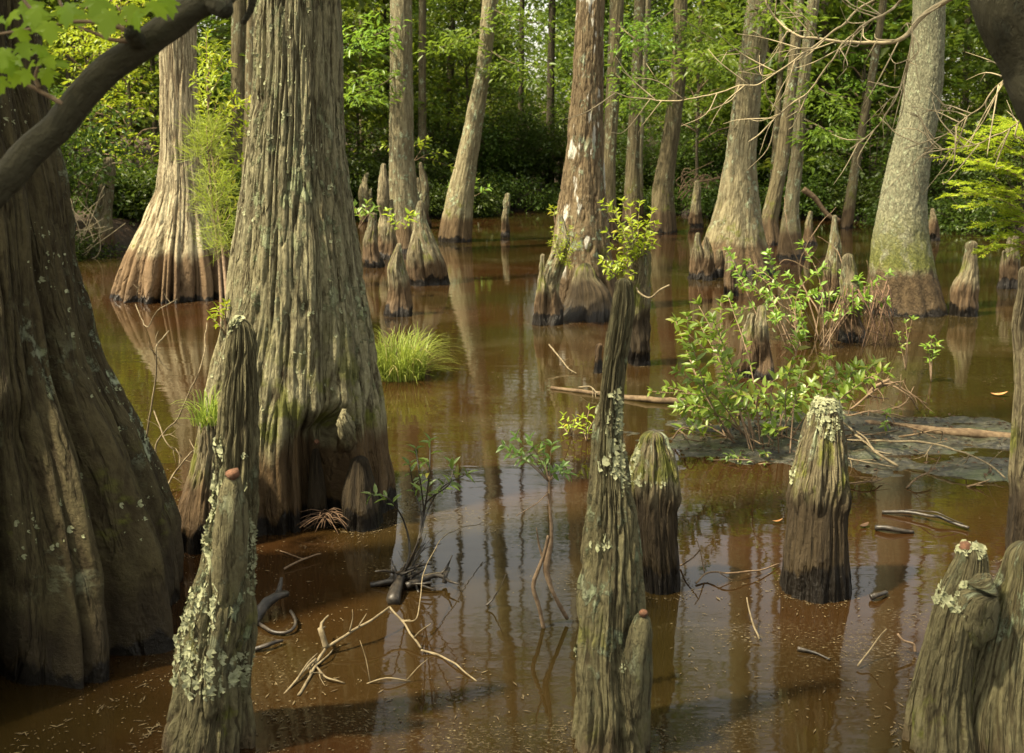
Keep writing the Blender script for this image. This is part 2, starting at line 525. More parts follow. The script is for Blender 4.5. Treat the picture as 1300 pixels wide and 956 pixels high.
def ground_z(x, y):
    x = np.asarray(x, float); y = np.asarray(y, float)
    p = np.stack([x * .35, y * .35, np.zeros_like(x)], -1)
    nz = fbm(p, 4) - .5
    p2 = np.stack([x * 1.7, y * 1.7, np.zeros_like(x) + 5], -1)
    n2 = fbm(p2, 3) - .5
    farz = -0.75 + 1.25 * smoothstep(-1.6, 2.2, y - bank_y(x)) + 2.6 * smoothstep(8, 60, y - bank_y(x)) + 5 * smoothstep(60, 200, y - bank_y(x))
    near_edge = 3.05 + .10 * np.sin(x * 3.1) + .06 * np.sin(x * 7 + 1) + 0.05 * x
    nearz = -0.75 + 1.15 * smoothstep(1.15, -1.7, y - near_edge) - .2 * 0
    side = 1.3 * smoothstep(15, 24, np.abs(x)) - .75
    z = np.maximum(np.maximum(farz, nearz), side)
    return z + nz * .35 * smoothstep(-.2, .5, z) + n2 * .10


def grid_sheet(xs, ys, zf):
    X, Y = np.meshgrid(xs, ys)
    Z = zf(X, Y)
    V = np.stack([X, Y, Z], -1).reshape(-1, 3)
    nx, ny = len(xs), len(ys)
    i, j = np.meshgrid(np.arange(ny - 1), np.arange(nx - 1), indexing='ij')
    f = np.stack([i * nx + j, i * nx + j + 1, (i + 1) * nx + j + 1, (i + 1) * nx + j], -1).reshape(-1, 4)
    return V, f


mb = MB()
xs = np.unique(np.concatenate([np.linspace(-400, -30, 26), np.linspace(-30, 30, 151), np.linspace(30, 400, 26)]))
ys = np.unique(np.concatenate([np.linspace(-60, -2, 20), np.linspace(-2, 6, 60), np.linspace(6, 45, 120), np.linspace(45, 110, 50), np.linspace(110, 500, 30)]))
V, f = grid_sheet(xs, ys, ground_z)
mb.add(V, [f])
tag(mb.build('ground', M['ground']), 'brown leaf littered forest floor around the dark pond', 'ground', kind='structure')

mb = MB()
V, f = grid_sheet(np.linspace(-30, 30, 7), np.linspace(0, 40, 5), lambda x, y: x * 0)
mb.add(V, [f])
tag(mb.build('water', M['water'], smooth=False), 'still tannin brown swamp water mirroring the trees', 'water', kind='structure')

mb = MB()


def mud_z(x, y):
    c = np.array([2.95, 7.0])
    d = ((x - c[0]) / 2.7) ** 2 + ((y - c[1] + .05 * (x - 2.5)) / .98) ** 2
    m = 1 - smoothstep(.25, 1.15, d)
    n = fbm(np.stack([x * 5, y * 9, x * 0], -1), 5) - .5
    n2 = fbm(np.stack([x * 1.3, y * 2.6, x * 0 + 3], -1), 3) - .5
    return -.05 + .068 * m + n * .085 + n2 * .07


V, f = grid_sheet(np.linspace(.0, 6.0, 340), np.linspace(5.6, 8.4, 240), mud_z)
mb.add(V, [f])
tag(mb.build('mud_flat', M['mud']), 'low wet black mud patch rising out of the water', 'mud', kind='structure')


# ------------------------------------------------------------------ trunks and knees
def trunk(mb, rows, D, nseg=128, nz=140, flute=(9, .35, .8), bark=(.010, .05, 9), lump=.05, tip=False, top=12.0, seed=0, bend=None,
          skirt=0.0, smooth_below=.42, base_ext=1.05, wander=.55, dents=()):
    """rows: (y, xl, xr) in photo pixels, edges of the trunk in the plane D; the trunk runs on upwards out of the picture unless tip."""
    pts = []
    for y, xl, xr in rows:
        a = at(xl, y, D); b = at(xr, y, D)
        c = (a + b) / 2
        pts.append((c[2], c[0], abs(b[0] - a[0]) / 2))
    pts.sort()
    z, x, r = (np.array(v) for v in zip(*pts))
    zb = z[0]
    z = np.concatenate([[-.55], z]); x = np.concatenate([[x[0] - (x[1] - x[0]) * .1], x]); r = np.concatenate([[r[0] * base_ext], r])
    yy = np.zeros_like(z)
    zf = z[-1]
    if tip:
        rt = r[-1]; xt = x[-1]
        k = np.linspace(0.25, 1, 7)
        z = np.concatenate([z, zf + rt * .95 * np.sin(k * math.pi / 2)])
        x = np.concatenate([x, xt + 0 * k]); r = np.concatenate([r, rt * np.cos(k * math.pi / 2) + 1e-4])
        lev = np.concatenate([np.linspace(-.3, zf, nz), zf + rt * .95 * np.sin(np.linspace(.1, 1, 9) * math.pi / 2)])
    else:
        dx = (x[-1] - x[-4]) / max(z[-1] - z[-4], .1)
        for h_, s_ in ((.25, .85), (.6, .6), (1, .25)):
            zz = zf + (top - zf) * h_
            x = np.append(x, x[-1] + dx * (zz - z[-1]) * .5); z = np.append(z, zz); r = np.append(r, r[len(pts)] * s_)
        lev = np.concatenate([np.linspace(-.3, zf + .3, nz), np.linspace(zf + .3, top, 14)[1:]])
    rr = np.interp(lev, z, r); xx = np.interp(lev, z, x)
    # soften the polygonal profile
    if not tip or nz > 30:
        k = max(3, nz // 22) | 1
        ker = np.hanning(k + 2)[1:-1]; ker /= ker.sum()
        pad = k // 2
        m = nz
        for arr in (rr, xx):
            q = np.concatenate([np.full(pad, arr[0]), arr[:m], np.full(pad, arr[m - 1])])
            s = np.convolve(q, ker, 'valid')
            w = np.ones(m); w[-pad - 1:] = 0
            arr[:m] = arr[:m] * (1 - w) + s * w
    yo = np.zeros(len(lev))
    if tip:
        ph = seed * 7.3
        sc_ = float(np.median(rr[:nz]))
        nx = fbm(np.stack([lev * .55 / sc_ * .45 + ph, lev * 0, lev * 0 + 2], -1), 2) - .5
        ny = fbm(np.stack([lev * .55 / sc_ * .45 + ph, lev * 0 + 7, lev * 0], -1), 2) - .5
        nr = fbm(np.stack([lev * .9 / sc_ * .45 + ph, lev * 0, lev * 0 + 9], -1), 3) - .5
        w_ = smoothstep(0, .15, lev)
        xx = xx + wander * sc_ * nx * w_; yo = wander * 1.4 * sc_ * ny * w_
        rr = rr * (1 + .55 * wander * nr)
    th = np.arange(nseg) / nseg * 2 * math.pi
    ct, st = np.cos(th), np.sin(th)
    Z = lev[:, None] * np.ones((1, nseg)); R0 = rr[:, None] * np.ones((1, nseg))
    C, S = ct[None, :] * np.ones((len(lev), 1)), st[None, :] * np.ones((len(lev), 1))
    so = seed * 13.7
    n, amp, zh = flute
    warp = (fbm(np.stack([C * 1.6 + so, S * 1.6, Z * (.7 if tip else .22)], -1), 3) - .5) * 2.6
    TH = th[None, :] + warp * (.55 if tip else .34)
    lobe = np.abs(np.cos(TH * n / 2 + so)) ** .55
    lobe2 = np.abs(np.cos(TH * (n * 1.7 // 1) / 2 + so * 2 + Z * .4)) ** .6
    a = amp * np.exp(-np.maximum(Z, 0) / zh)
    R = R0 * (1 - a * (1 - (.65 * lobe + .35 * lobe2)))
    R = R * (1 + lump * (fbm(np.stack([C * 1.4 + so, S * 1.4, Z * 2.2 / max(.3, rr[len(lev) // 3] * 4)], -1), 3) - .5) * 2)
    for dc, dw, dz0, dz1, dd in dents:
        dth = np.degrees(np.angle(np.exp(1j * (TH - warp * .4 - math.radians(dc)))))
        zt = dz1 + .12 * (fbm(np.stack([C * 4 + so, S * 4, Z * 2], -1), 3) - .5)
        R = R * (1 - dd * smoothstep(dw * 1.25, dw * .7, np.abs(dth)) * smoothstep(zt + .12, zt - .10, Z))
    ba, bw, bs = bark
    rm = float(np.median(rr[:nz]))
    q = np.stack([C * rm / bw + so, S * rm / bw, Z / (bw * bs)], -1)
    q2 = q.copy(); q2[..., 0] += 1.2 * (fbm(q * np.array([.3, .3, .8]) + 9, 2) - .5); q2[..., 1] += 1.2 * (fbm(q * np.array([.3, .3, .8]) + 29, 2) - .5)
    nn = vnoise(q2); n3 = vnoise(q2 * 2.1 + 7)
    groove = np.clip(1 - np.abs(nn - .5) * 7.5, 0, 1)
    groove = np.maximum(groove, .6 * np.clip(1 - np.abs(n3 - .5) * 8, 0, 1))
    strip = vnoise(q2 * np.array([.75, .75, .62]) + 50) * 3.2
    strip = (np.floor(strip) + smoothstep(.38, .62, strip - np.floor(strip))) / 3.2
    plate = fbm(np.stack([C * rm / bw * 2 + so, S * rm / bw * 2, Z / (bw * 5)], -1), 3)
    zm = smooth_below + .30 * (fbm(np.stack([C * 3.6 + so, S * 3.6, Z * .4], -1), 4) - .5)
    up = smoothstep(-.03, .05, Z - zm) if smooth_below > -5 else np.ones_like(Z)
    fade = np.minimum(1, R0 / (rm * .5))
    ba_ = ba * (.42 + .58 * up) * fade
    R = R - ba_ * (groove * 1.0 - (plate - .5) * 1.1 - (strip - .5) * 1.0) + skirt * up
    R = np.maximum(R, 1e-4)
    X = xx[:, None] + R * C
    Y = D + R * S + yo[:, None]
    if bend is not None:
        Y = Y + np.interp(lev, bend[0], bend[1])[:, None]
    V = np.stack([X, Y, Z], -1).reshape(-1, 3)
    m = len(lev)
    i, j = np.meshgrid(np.arange(m - 1), np.arange(nseg), indexing='ij')
    f = np.stack([i * nseg + j, i * nseg + (j + 1) % nseg, (i + 1) * nseg + (j + 1) % nseg, (i + 1) * nseg + j], -1).reshape(-1, 4)
    bkv = np.stack([rm * C, rm * S, Z], -1).reshape(-1, 3) + so
    mb.add(V, [f, [list(range((m - 1) * nseg, m * nseg))]], 0, bk=bkv, fis=(groove * (.25 + .75 * up)).reshape(-1))
    base = np.array([np.interp(0, lev, xx), D, 0])
    # surface samples: positions and normals
    P = V.reshape(m, nseg, 3)
    return base, P, (xx[-1], D + (np.interp(top, bend[0], bend[1]) if bend is not None else 0), lev[-1])


def lichen_flakes(mb, P, n, size, zmin, seed=0, thr=.55, freq=6.0, side=None, zmax=99):
    r = np.random.default_rng(seed + 100)
    m, s, _ = P.shape
    i = r.integers(0, m - 2, n * 12); j = r.integers(0, s, n * 12)
    p = P[i, j]
    nrm = unit(np.cross(P[i, (j + 1) % s] - P[i, j - 1], P[np.minimum(i + 1, m - 1), j] - P[np.maximum(i - 1, 0), j]))
    mask = fbm(p * freq + seed, 4)
    if side is not None:
        mask = mask + .10 * (nrm @ unit(np.array(side)))
    ok = (mask > thr) & (p[:, 2] > zmin) & (p[:, 2] < zmax) & (nrm[:, 1] < .35)
    p, nrm = p[ok][:n], nrm[ok][:n]
    N = len(p)
    if N == 0: return
    k = 7
    t1 = unit(np.cross(nrm, np.array([0.2, .1, 1.0]))); t2 = np.cross(nrm, t1)
    sz = size * (.35 + 2.1 * r.uniform(0, 1, N) ** 2.6)
    a = np.arange(k) / k * 2 * math.pi
    rad = r.uniform(.45, 1.25, (N, k)) * sz[:, None]
    lift = r.uniform(.08, .45, (N, k)) * sz[:, None]
    ring = p[:, None] + t1[:, None] * (np.cos(a)[None, :, None] * rad[..., None]) + t2[:, None] * (np.sin(a)[None, :, None] * rad[..., None]) + nrm[:, None] * lift[..., None]
    ctr = p + nrm * (sz * .12)[:, None]
    V = np.concatenate([ctr[:, None], ring], 1).reshape(-1, 3)
    b = np.arange(N)[:, None] * (k + 1)
    fs = [b + np.array([[0, 1 + q, 1 + (q + 1) % k]]) for q in range(k) if q != 3]
    mb.add(V, fs)


def bud(parent, px, py, D, rpx):
    """rounded reddish growing tip, slightly irregular"""
    mb = MB()
    c = at(px, py, D); r = rpx * D / F
    u = np.linspace(0, math.pi, 9); v = np.arange(14) / 14 * 2 * math.pi
    Uu, Vv = np.meshgrid(u, v, indexing='ij')
    d = np.stack([np.sin(Uu) * np.cos(Vv), np.sin(Uu) * np.sin(Vv), np.cos(Uu)], -1)
    rad = r * (1 + .9 * (fbm(d * 1.9 + px, 3) - .5))
    P = c + d * rad[..., None] * np.array([1, 1, .85])
    i, j = np.meshgrid(np.arange(8), np.arange(14), indexing='ij')
    f = np.stack([i * 14 + j, (i + 1) * 14 + j, (i + 1) * 14 + (j + 1) % 14, i * 14 + (j + 1) % 14], -1).reshape(-1, 4)
    mb.add(P.reshape(-1, 3), [f])
    return mb.build('bud', M['bud'], parent)


def D_of(yb, rpx=0):
    d = dist(yb)
    return d + .8 * rpx * d / F


# ------------------------------------------------------------------ shared crowns
def spray_cloud(mb, centres, nper, rad, L, W, flat=.25, mat=0, seed=0, out=None, tilt=.5, jit=.35):
    r = np.random.default_rng(seed)
    C = np.repeat(np.asarray(centres, float), nper, axis=0)
    N = len(C)
    a = r.uniform(0, 2 * math.pi, N); q = np.sqrt(r.uniform(0, 1, N)) * rad * r.uniform(.6, 1.2, N)
    off = np.stack([np.cos(a) * q, np.sin(a) * q, r.normal(0, flat * rad, N) - .18 * q * q / max(rad, .01)], -1)
    pos = C + off
    d = np.stack([np.cos(a), np.sin(a), r.normal(-.25, .3, N)], -1) + r.normal(0, jit, (N, 3))
    n = np.stack([r.normal(0, tilt, N), r.normal(0, tilt, N), np.ones(N)], -1)
    s = r.uniform(.65, 1.3, N)
    leaves(mb, pos, d, n, L * s, W * s, mat)


def crown_understory(seed, h=9.0, z0=1.6, spread=2.3, nb=60, L=.15, W=.085, dens=36, mats=None, rad=.66):
    """layered broadleaf crown with its limbs; origin at the foot of the trunk"""
    r = np.random.default_rng(seed)
    mb = MB()
    cents = []
    for k in range(nb):
        t = k / nb
        z = z0 + (h - z0) * t ** .9 + r.normal(0, .2)
        a = k * 2.399 + r.normal(0, .5)
        ln = spread * (1 - .62 * t) * r.uniform(.55, 1.15)
        e = np.array([math.cos(a) * ln, math.sin(a) * ln, z + ln * r.uniform(.05, .45)])
        b = np.array([0, 0, z - .15])
        tube(mb, [b, (b + e) / 2 + np.array([0, 0, .12]), e], [.022, .014, .005], 4, 2, 0)
        m = max(2, int(ln / .42))
        for s in np.linspace(.35, 1, m):
            p = b + (e - b) * s + r.normal(0, .16, 3)
            cents.append(p)
    spray_cloud(mb, cents, dens, rad, L, W, .11, 1, seed + 1, tilt=.38)
    return mb.mesh('crown', mats)


def crown_cypress(seed, h=7.0, spread=2.6, nb=30, mats=None, dens=36):
    """feathery open crown; origin at its lowest limb"""
    r = np.random.default_rng(seed)
    mb = MB()
    cents = []
    for k in range(nb):
        t = k / nb
        z = h * t
        a = k * 2.399 + r.normal(0, .4)
        ln = spread * (1 - .7 * t) * r.uniform(.5, 1.1)
        e = np.array([math.cos(a) * ln, math.sin(a) * ln, z + ln * r.uniform(.1, .5)])
        b = np.array([0, 0, z - .1])
        tube(mb, [b, (b + e) / 2 + np.array([0, 0, .15]), e], [.04, .024, .008], 5, 2, 0)
        for s in np.linspace(.5, 1, max(2, int(ln / .6))):
            cents.append(b + (e - b) * s + r.normal(0, .15, 3))
    spray_cloud(mb, cents, dens, .5, .14, .045, .22, 1, seed + 1)
    return mb.mesh('crown', mats)


def shrub_mesh(seed, h=2.2, spread=1.2, ns=26, L=.10, W=.05, dens=30, rad=.32):
    r = np.random.default_rng(seed)
    st, lf = MB(), MB()
    cents = []
    for k in range(ns):
        a = r.uniform(0, 2 * math.pi); q = spread * math.sqrt(r.uniform(.02, 1))
        zt = h * r.uniform(.35, 1.05) * (1 - .35 * q / spread)
        e = np.array([math.cos(a) * q, math.sin(a) * q, zt])
        b = np.array([math.cos(a) * .15, math.sin(a) * .15, -.1])
        tube(st, [b, b * .4 + e * .5 + np.array([0, 0, .15]), e], [.014, .010, .004], 4, 2)
        for s in (.55, .75, .92, 1.0):
            cents.append(b + (e - b) * s + r.normal(0, .12, 3))
    spray_cloud(lf, cents, dens, rad, L, W, .25, 0, seed + 1, tilt=.6)
    return st, lf


bm_ = [M['thin_dark'], M['leaf_far']]
UND = [crown_understory(s, h=hh, z0=zz, spread=sp, L=.11 + .025 * s, W=.06 + .013 * s, dens=44 - 4 * s, mats=[M['thin_dark'], M['leaf_far2' if s in (2, 3) else 'leaf_far']]) for s, hh, zz, sp in ((1, 9, 1.4, 2.4), (2, 10.5, 2.2, 2.6), (3, 8, 1.0, 2.2), (4, 11, 3.0, 2.8), (5, 7, .8, 2.0))]
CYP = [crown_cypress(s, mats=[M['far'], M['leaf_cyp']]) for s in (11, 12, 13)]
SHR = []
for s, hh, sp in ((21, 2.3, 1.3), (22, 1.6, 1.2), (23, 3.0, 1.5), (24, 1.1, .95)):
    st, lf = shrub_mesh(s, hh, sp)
    SHR.append((st.mesh('stems', M['thin_dark']), lf.mesh('foliage', M['leaf_mid'])))


def tree(label, rows, yb, mat, group='cypress trees standing in the pond', name='cypress_tree', crown=0, top=16.0, cs=1.0, D=None, hue=None, **kw):
    rb = (rows[-1][2] - rows[-1][1]) / 2
    D = D_of(yb, rb) if D is None else D
    mb = MB()
    base, P, tp = trunk(mb, rows, D, top=top, **kw)
    e = empty(name, base, label, 'tree', group)
    mb.build('trunk', M[mat], e)
    if crown is not None:
        put('crown', CYP[crown % 3], e, (tp[0] - base[0], tp[1] - base[1], top - 5.0 * cs), random.uniform(0, 6.28), cs)
    return e, P, D


def knee(label, rows, yb, mat='kneefar', group='cypress knees standing in the water', nseg=72, nz=70, flute=(5, .25, .35), bark=(.008, .03, 10), lump=.16,
         seed=0, lich=0, lsize=.014, lz=.5, lthr=.58, D=None, smooth_below=.3, skirt=0.0, **kw):
    rb = (rows[-1][2] - rows[-1][1]) / 2
    D = D_of(yb, rb) if D is None else D
    mb = MB()
    base, P, _ = trunk(mb, rows, D, nseg=nseg, nz=nz, flute=flute, bark=bark, lump=lump, tip=True, seed=seed, smooth_below=smooth_below, skirt=skirt, **kw)
    e = empty('cypress_knee', base, label, 'cypress knee', group)
    mb.build('bark', M[mat], e)
    if lich:
        lb = MB()
        lichen_flakes(lb, P, lich, lsize, lz, seed, side=(-.8, -.3, .4), thr=lthr, freq=4.5)
        if lb.n > 100: lb.build('lichen', M['lichen'], e, smooth=False)
    return e, P, D


# --- the big near trees
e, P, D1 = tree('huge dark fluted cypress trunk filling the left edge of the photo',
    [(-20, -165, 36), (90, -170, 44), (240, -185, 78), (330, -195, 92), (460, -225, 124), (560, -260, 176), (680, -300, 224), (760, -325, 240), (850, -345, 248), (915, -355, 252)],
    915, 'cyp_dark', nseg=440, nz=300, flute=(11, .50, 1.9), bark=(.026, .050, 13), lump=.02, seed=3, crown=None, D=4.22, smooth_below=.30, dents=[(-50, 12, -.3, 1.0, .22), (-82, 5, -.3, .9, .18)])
lb = MB(); lichen_flakes(lb, P, 900, .0065, .45, 3, thr=.62, freq=3.2); lb.build('lichen', M['lichen'], e, smooth=False)

e, P, D2 = tree('broad shaggy grey cypress trunk with a hollow dark foot, behind the tall lichen knee',
    [(-20, 325, 431), (100, 322, 434), (200, 312, 440), (300, 299, 455), (400, 284, 470), (500, 262, 484), (560, 252, 492), (610, 247, 501), (680, 245, 509)],
    676, 'cyp', nseg=480, nz=340, flute=(9, .40, .75), bark=(.021, .040, 12), lump=.03, seed=5, crown=1, cs=.75, smooth_below=.45, dents=[(-57, 17, -.3, .55, .50), (-79, 4, .0, .62, .14)])
lb = MB(); lichen_flakes(lb, P, 1300, .0055, .6, 5, thr=.58, freq=3.6, side=(-1, -.2, 0)); lb.build('lichen', M['lichen'], e, smooth=False)
# burl over the hollow, little root nest
mb = MB()
Db = D2 - .36
tube(mb, [at(442, 566, Db + .16), at(440, 552, Db + .04), at(438, 540, Db - .01), at(437, 528, Db - .02), at(437, 519, Db - .015)], [.055, .052, .044, .028, .010], 18, 6, 0, knob=.45)
mb.build('burl', M['cyp'], e)
mb = MB()
for k in range(46):
    a = rng.uniform(-.3, 3.4); l = rng.uniform(.06, .17)
    p0 = at(415 + rng.normal(0, 6), 655 + rng.normal(0, 3), Db + .02)
    p1 = p0 + np.array([math.cos(a) * l, -abs(rng.normal(0, .05)), -.03 + rng.normal(0, .03)])
    tube(mb, [p0, (p0 + p1) / 2 + np.array([0, 0, .02]), p1], [.004, .003, .0015], 4, 2)
mb.build('root_tuft', M['roots'], e)
for lab_, rws_ in (('dark rounded knee crouching in the hollow foot of the broad shaggy cypress', [(590, 444, 470), (610, 438, 478), (640, 432, 484), (672, 428, 488)]),
                   ('thin dark knee with a tiny red bud left inside the hollow foot', [(572, 398, 406), (600, 394, 411), (640, 390, 416), (676, 386, 420)])):
    ek, _, dk_ = knee(lab_, rws_, 676, 'knee', D=Db + .08, seed=len(lab_), nseg=90, nz=80)
    if 'bud' in lab_: bud(ek, 402, 561, dk_ - .03, 4)

e, P, D3 = tree('pale bell shaped cypress with a wide fluted reddish foot, behind the two front trunks',
    [(-20, 202, 247), (100, 204, 250), (200, 203, 256), (240, 198, 264), (280, 181, 276), (320, 160, 290), (350, 149, 300), (388, 138, 308)],
    384, 'cyp_pale', nseg=300, nz=200, flute=(20, .52, .75), bark=(.018, .055, 14), lump=.03, seed=8, crown=2, smooth_below=.6)

TS = tree('straight smooth brown cypress ringed by pointed knees, left of the leaning trunk',
    [(-20, 495, 523), (100, 495, 524), (200, 494, 526), (260, 492, 532), (295, 487, 540), (322, 480, 548)], 322, 'farlight', nseg=110, nz=110, flute=(8, .25, .6), bark=(.010, .05, 9), seed=11, crown=0)
TL = tree('slim cypress leaning right, with a dark scalloped foot in open water',
    [(-20, 614, 635), (60, 607, 626), (100, 602, 621), (200, 580, 607), (250, 566, 602), (290, 558, 600), (308, 555, 600)], 308, 'farlight', nseg=110, nz=110, flute=(9, .22, .5), bark=(.010, .05, 8), seed=12, crown=1)
tree('reddish flaky cypress with white bark patches in the middle of the pond',
    [(-20, 733, 767), (100, 727, 766), (200, 717, 767), (260, 708, 770), (320, 697, 777), (360, 693, 786), (402, 688, 796)], 400, 'cyp_red', nseg=200, nz=180, flute=(8, .40, .55), bark=(.014, .04, 4), lump=.05, seed=13, crown=2)
TN = tree('narrow reddish trunk tucked right against the white patched cypress',
    [(-20, 775, 794), (100, 770, 788), (200, 764, 782), (250, 761, 782), (302, 757, 786)], 302, 'far', nseg=80, nz=90, flute=(7, .2, .5), seed=14, crown=0)
tree('thin brown trunk, second to the right of the white patched cypress',
    [(-20, 806, 821), (100, 801, 815), (200, 795, 812), (250, 792, 813), (284, 788, 816)], 284, 'far', nseg=70, nz=80, flute=(6, .2, .5), seed=15, crown=1)
tree('thin pale stem close behind the second thin trunk right of the white patched cypress',
    [(-20, 818, 828), (100, 812, 821), (200, 806, 816), (284, 803, 818)], 276, 'farlight', nseg=50, nz=60, flute=(6, .2, .5), seed=16, crown=2)
TB = tree('dark cypress bending right with pale lichen halfway up, behind the lime shrub',
    [(-20, 856, 873), (60, 854, 872), (110, 850, 870), (150, 844, 866), (200, 836, 859), (240, 828, 855), (296, 824, 860)], 296, 'far', nseg=90, nz=100, flute=(7, .25, .5), seed=17, crown=0)
TM = tree('mottled grey cypress with a flaring foot, leaning right behind the two tipped knee',
    [(-20, 951, 984), (60, 941, 974), (100, 935, 967), (200, 921, 960), (250, 911, 963), (300, 895, 970), (330, 882, 980), (352, 874, 988)], 352, 'farlight', nseg=150, nz=140, flute=(9, .30, .6), bark=(.012, .05, 6), seed=18, crown=1)
tree('brown trunk beside the mottled grey cypress, leaning right',
    [(-20, 1010, 1022), (100, 999, 1013), (200, 984, 1002), (280, 966, 988), (312, 960, 994)], 312, 'far', nseg=80, nz=90, flute=(7, .25, .5), seed=19, crown=2)
TR = tree('slender trunk with a rusty red stretch and a pale foot',
    [(-20, 1028, 1043), (60, 1018, 1033), (130, 1010, 1024), (200, 1004, 1020), (260, 995, 1014), (310, 988, 1018), (332, 984, 1024)], 330, 'farlight', nseg=80, nz=90, flute=(7, .25, .5), seed=20, crown=0)
tree('very thin reddish trunk leaning right, just left of the big grey lichen trunk',
    [(-20, 1120, 1129), (60, 1108, 1118), (120, 1098, 1108), (200, 1082, 1093), (292, 1066, 1082)], 290, 'far', nseg=50, nz=70, flute=(6, .2, .5), seed=21, crown=None, top=9)
tree('stout grey lichen crusted trunk leaning right over a mossy dark foot',
    [(-20, 1161, 1200), (50, 1158, 1198), (100, 1152, 1197), (150, 1142, 1190), (200, 1129, 1181), (250, 1119, 1175), (300, 1110, 1178), (345, 1104, 1187), (375, 1100, 1196), (404, 1096, 1206)], 402, 'grey', nseg=200, nz=190, flute=(7, .18, .45), bark=(.007, .03, 2.2), lump=.04, seed=22, crown=2)

BOUGHS = [(TB, [[(860, 20), (890, 40), (925, 62)], [(860, 60), (895, 85), (935, 95)], [(858, 10), (830, 30), (800, 40)], [(852, 110), (820, 125), (795, 128)]]),
          (TM, [[(940, 60), (905, 75), (882, 80)], [(950, 8), (985, 18), (1010, 22)]]),
          (TL, [[(618, 30), (590, 50), (560, 60)], [(615, 60), (650, 80), (685, 85)], [(622, 10), (655, 25), (690, 30)]]),
          (TR, [[(1020, 100), (1050, 118), (1075, 124)], [(1018, 150), (1050, 165), (1070, 172)]]),
          (TS, [[(510, 30), (475, 45), (448, 50)], [(510, 90), (480, 110), (455, 118)]]),
          (TN, [[(782, 30), (808, 50), (838, 60)], [(778, 90), (800, 110), (828, 112)]])]


def boughs(e, D, lines):
    for pts in lines:
        mb = MB()
        Pp = [at(px, py, D - .02 - .5 * k + rng.normal(0, .1) * (k > 0)) for k, (px, py) in enumerate(pts)]
        tube(mb, Pp, np.linspace(.018, .006, len(Pp)), 5, 5, 0)
        Q, _ = smooth_path(Pp, np.ones(len(Pp)), 8)
        cc = [Q[int(t * (len(Q) - 1))] + rng.normal(0, .12, 3) for t in np.linspace(.25, 1, 12)]
        spray_cloud(mb, cc, 22, .40, .13, .045, .12, 1, int(rng.integers(1, 9999)), tilt=.4)
        mb.build('bough', [M['far'], M['leaf_cyp']], e)


for e_, lines in BOUGHS: boughs(e_[0], e_[2], lines)

# --- thinner trunks further back
FAR = [
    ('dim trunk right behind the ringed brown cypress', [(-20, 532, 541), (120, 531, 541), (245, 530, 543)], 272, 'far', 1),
    ('thin dark trunk between the ringed brown cypress and the leaning trunk', [(-20, 570, 579), (130, 566, 576), (262, 563, 575)], 262, 'thin_dark', 2),
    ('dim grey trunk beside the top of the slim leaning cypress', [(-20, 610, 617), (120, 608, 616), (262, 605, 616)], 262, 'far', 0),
    ('dark distant trunk left of the white patched cypress', [(-20, 697, 706), (120, 694, 704), (255, 691, 704)], 257, 'thin_dark', 1),
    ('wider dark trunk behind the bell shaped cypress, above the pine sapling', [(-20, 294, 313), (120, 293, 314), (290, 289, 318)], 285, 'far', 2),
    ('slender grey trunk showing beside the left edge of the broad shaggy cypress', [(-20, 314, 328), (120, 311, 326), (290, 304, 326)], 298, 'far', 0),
    ('dark stem over the orange leaf bank behind the left edge trunk', [(-20, 83, 96), (120, 84, 97), (262, 82, 99)], 280, 'thin_dark', 1),
    ('crooked dark stem on the leaf bank, next to the pale bell shaped cypress', [(-20, 148, 158), (120, 130, 139), (262, 124, 138)], 275, 'thin_dark', 2),
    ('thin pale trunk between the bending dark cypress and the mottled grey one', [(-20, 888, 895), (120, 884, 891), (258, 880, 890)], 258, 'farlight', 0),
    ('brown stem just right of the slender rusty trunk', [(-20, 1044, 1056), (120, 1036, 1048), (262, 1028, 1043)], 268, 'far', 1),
    ('dark stem between the rusty trunk and the very thin reddish one', [(-20, 1096, 1108), (120, 1078, 1089), (262, 1060, 1074)], 262, 'thin_dark', 2),
    ('thin dark trunk right of the big grey lichen trunk', [(-20, 1226, 1234), (120, 1222, 1230), (262, 1216, 1227)], 262, 'thin_dark', 0),
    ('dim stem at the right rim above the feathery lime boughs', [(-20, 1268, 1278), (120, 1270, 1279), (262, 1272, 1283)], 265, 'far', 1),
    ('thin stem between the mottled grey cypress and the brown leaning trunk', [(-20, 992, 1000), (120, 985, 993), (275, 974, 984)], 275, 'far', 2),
    ('dim trunk between the leaning trunk and the white patched cypress', [(-20, 660, 666), (120, 658, 665), (255, 655, 664)], 253, 'thin_dark', 0),
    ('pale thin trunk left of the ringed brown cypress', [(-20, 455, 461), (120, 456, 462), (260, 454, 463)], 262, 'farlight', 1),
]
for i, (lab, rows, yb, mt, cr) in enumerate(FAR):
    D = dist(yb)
    tree(lab, rows + [(yb + 2, rows[-1][1] - 2, rows[-1][2] + 2)], yb, mt, group='slender trunks behind the pond', name='slender_tree', crown=cr, top=18.5, nseg=36, nz=50, flute=(5, .15, .4), bark=(.008, .05, 9), seed=40 + i, D=D)

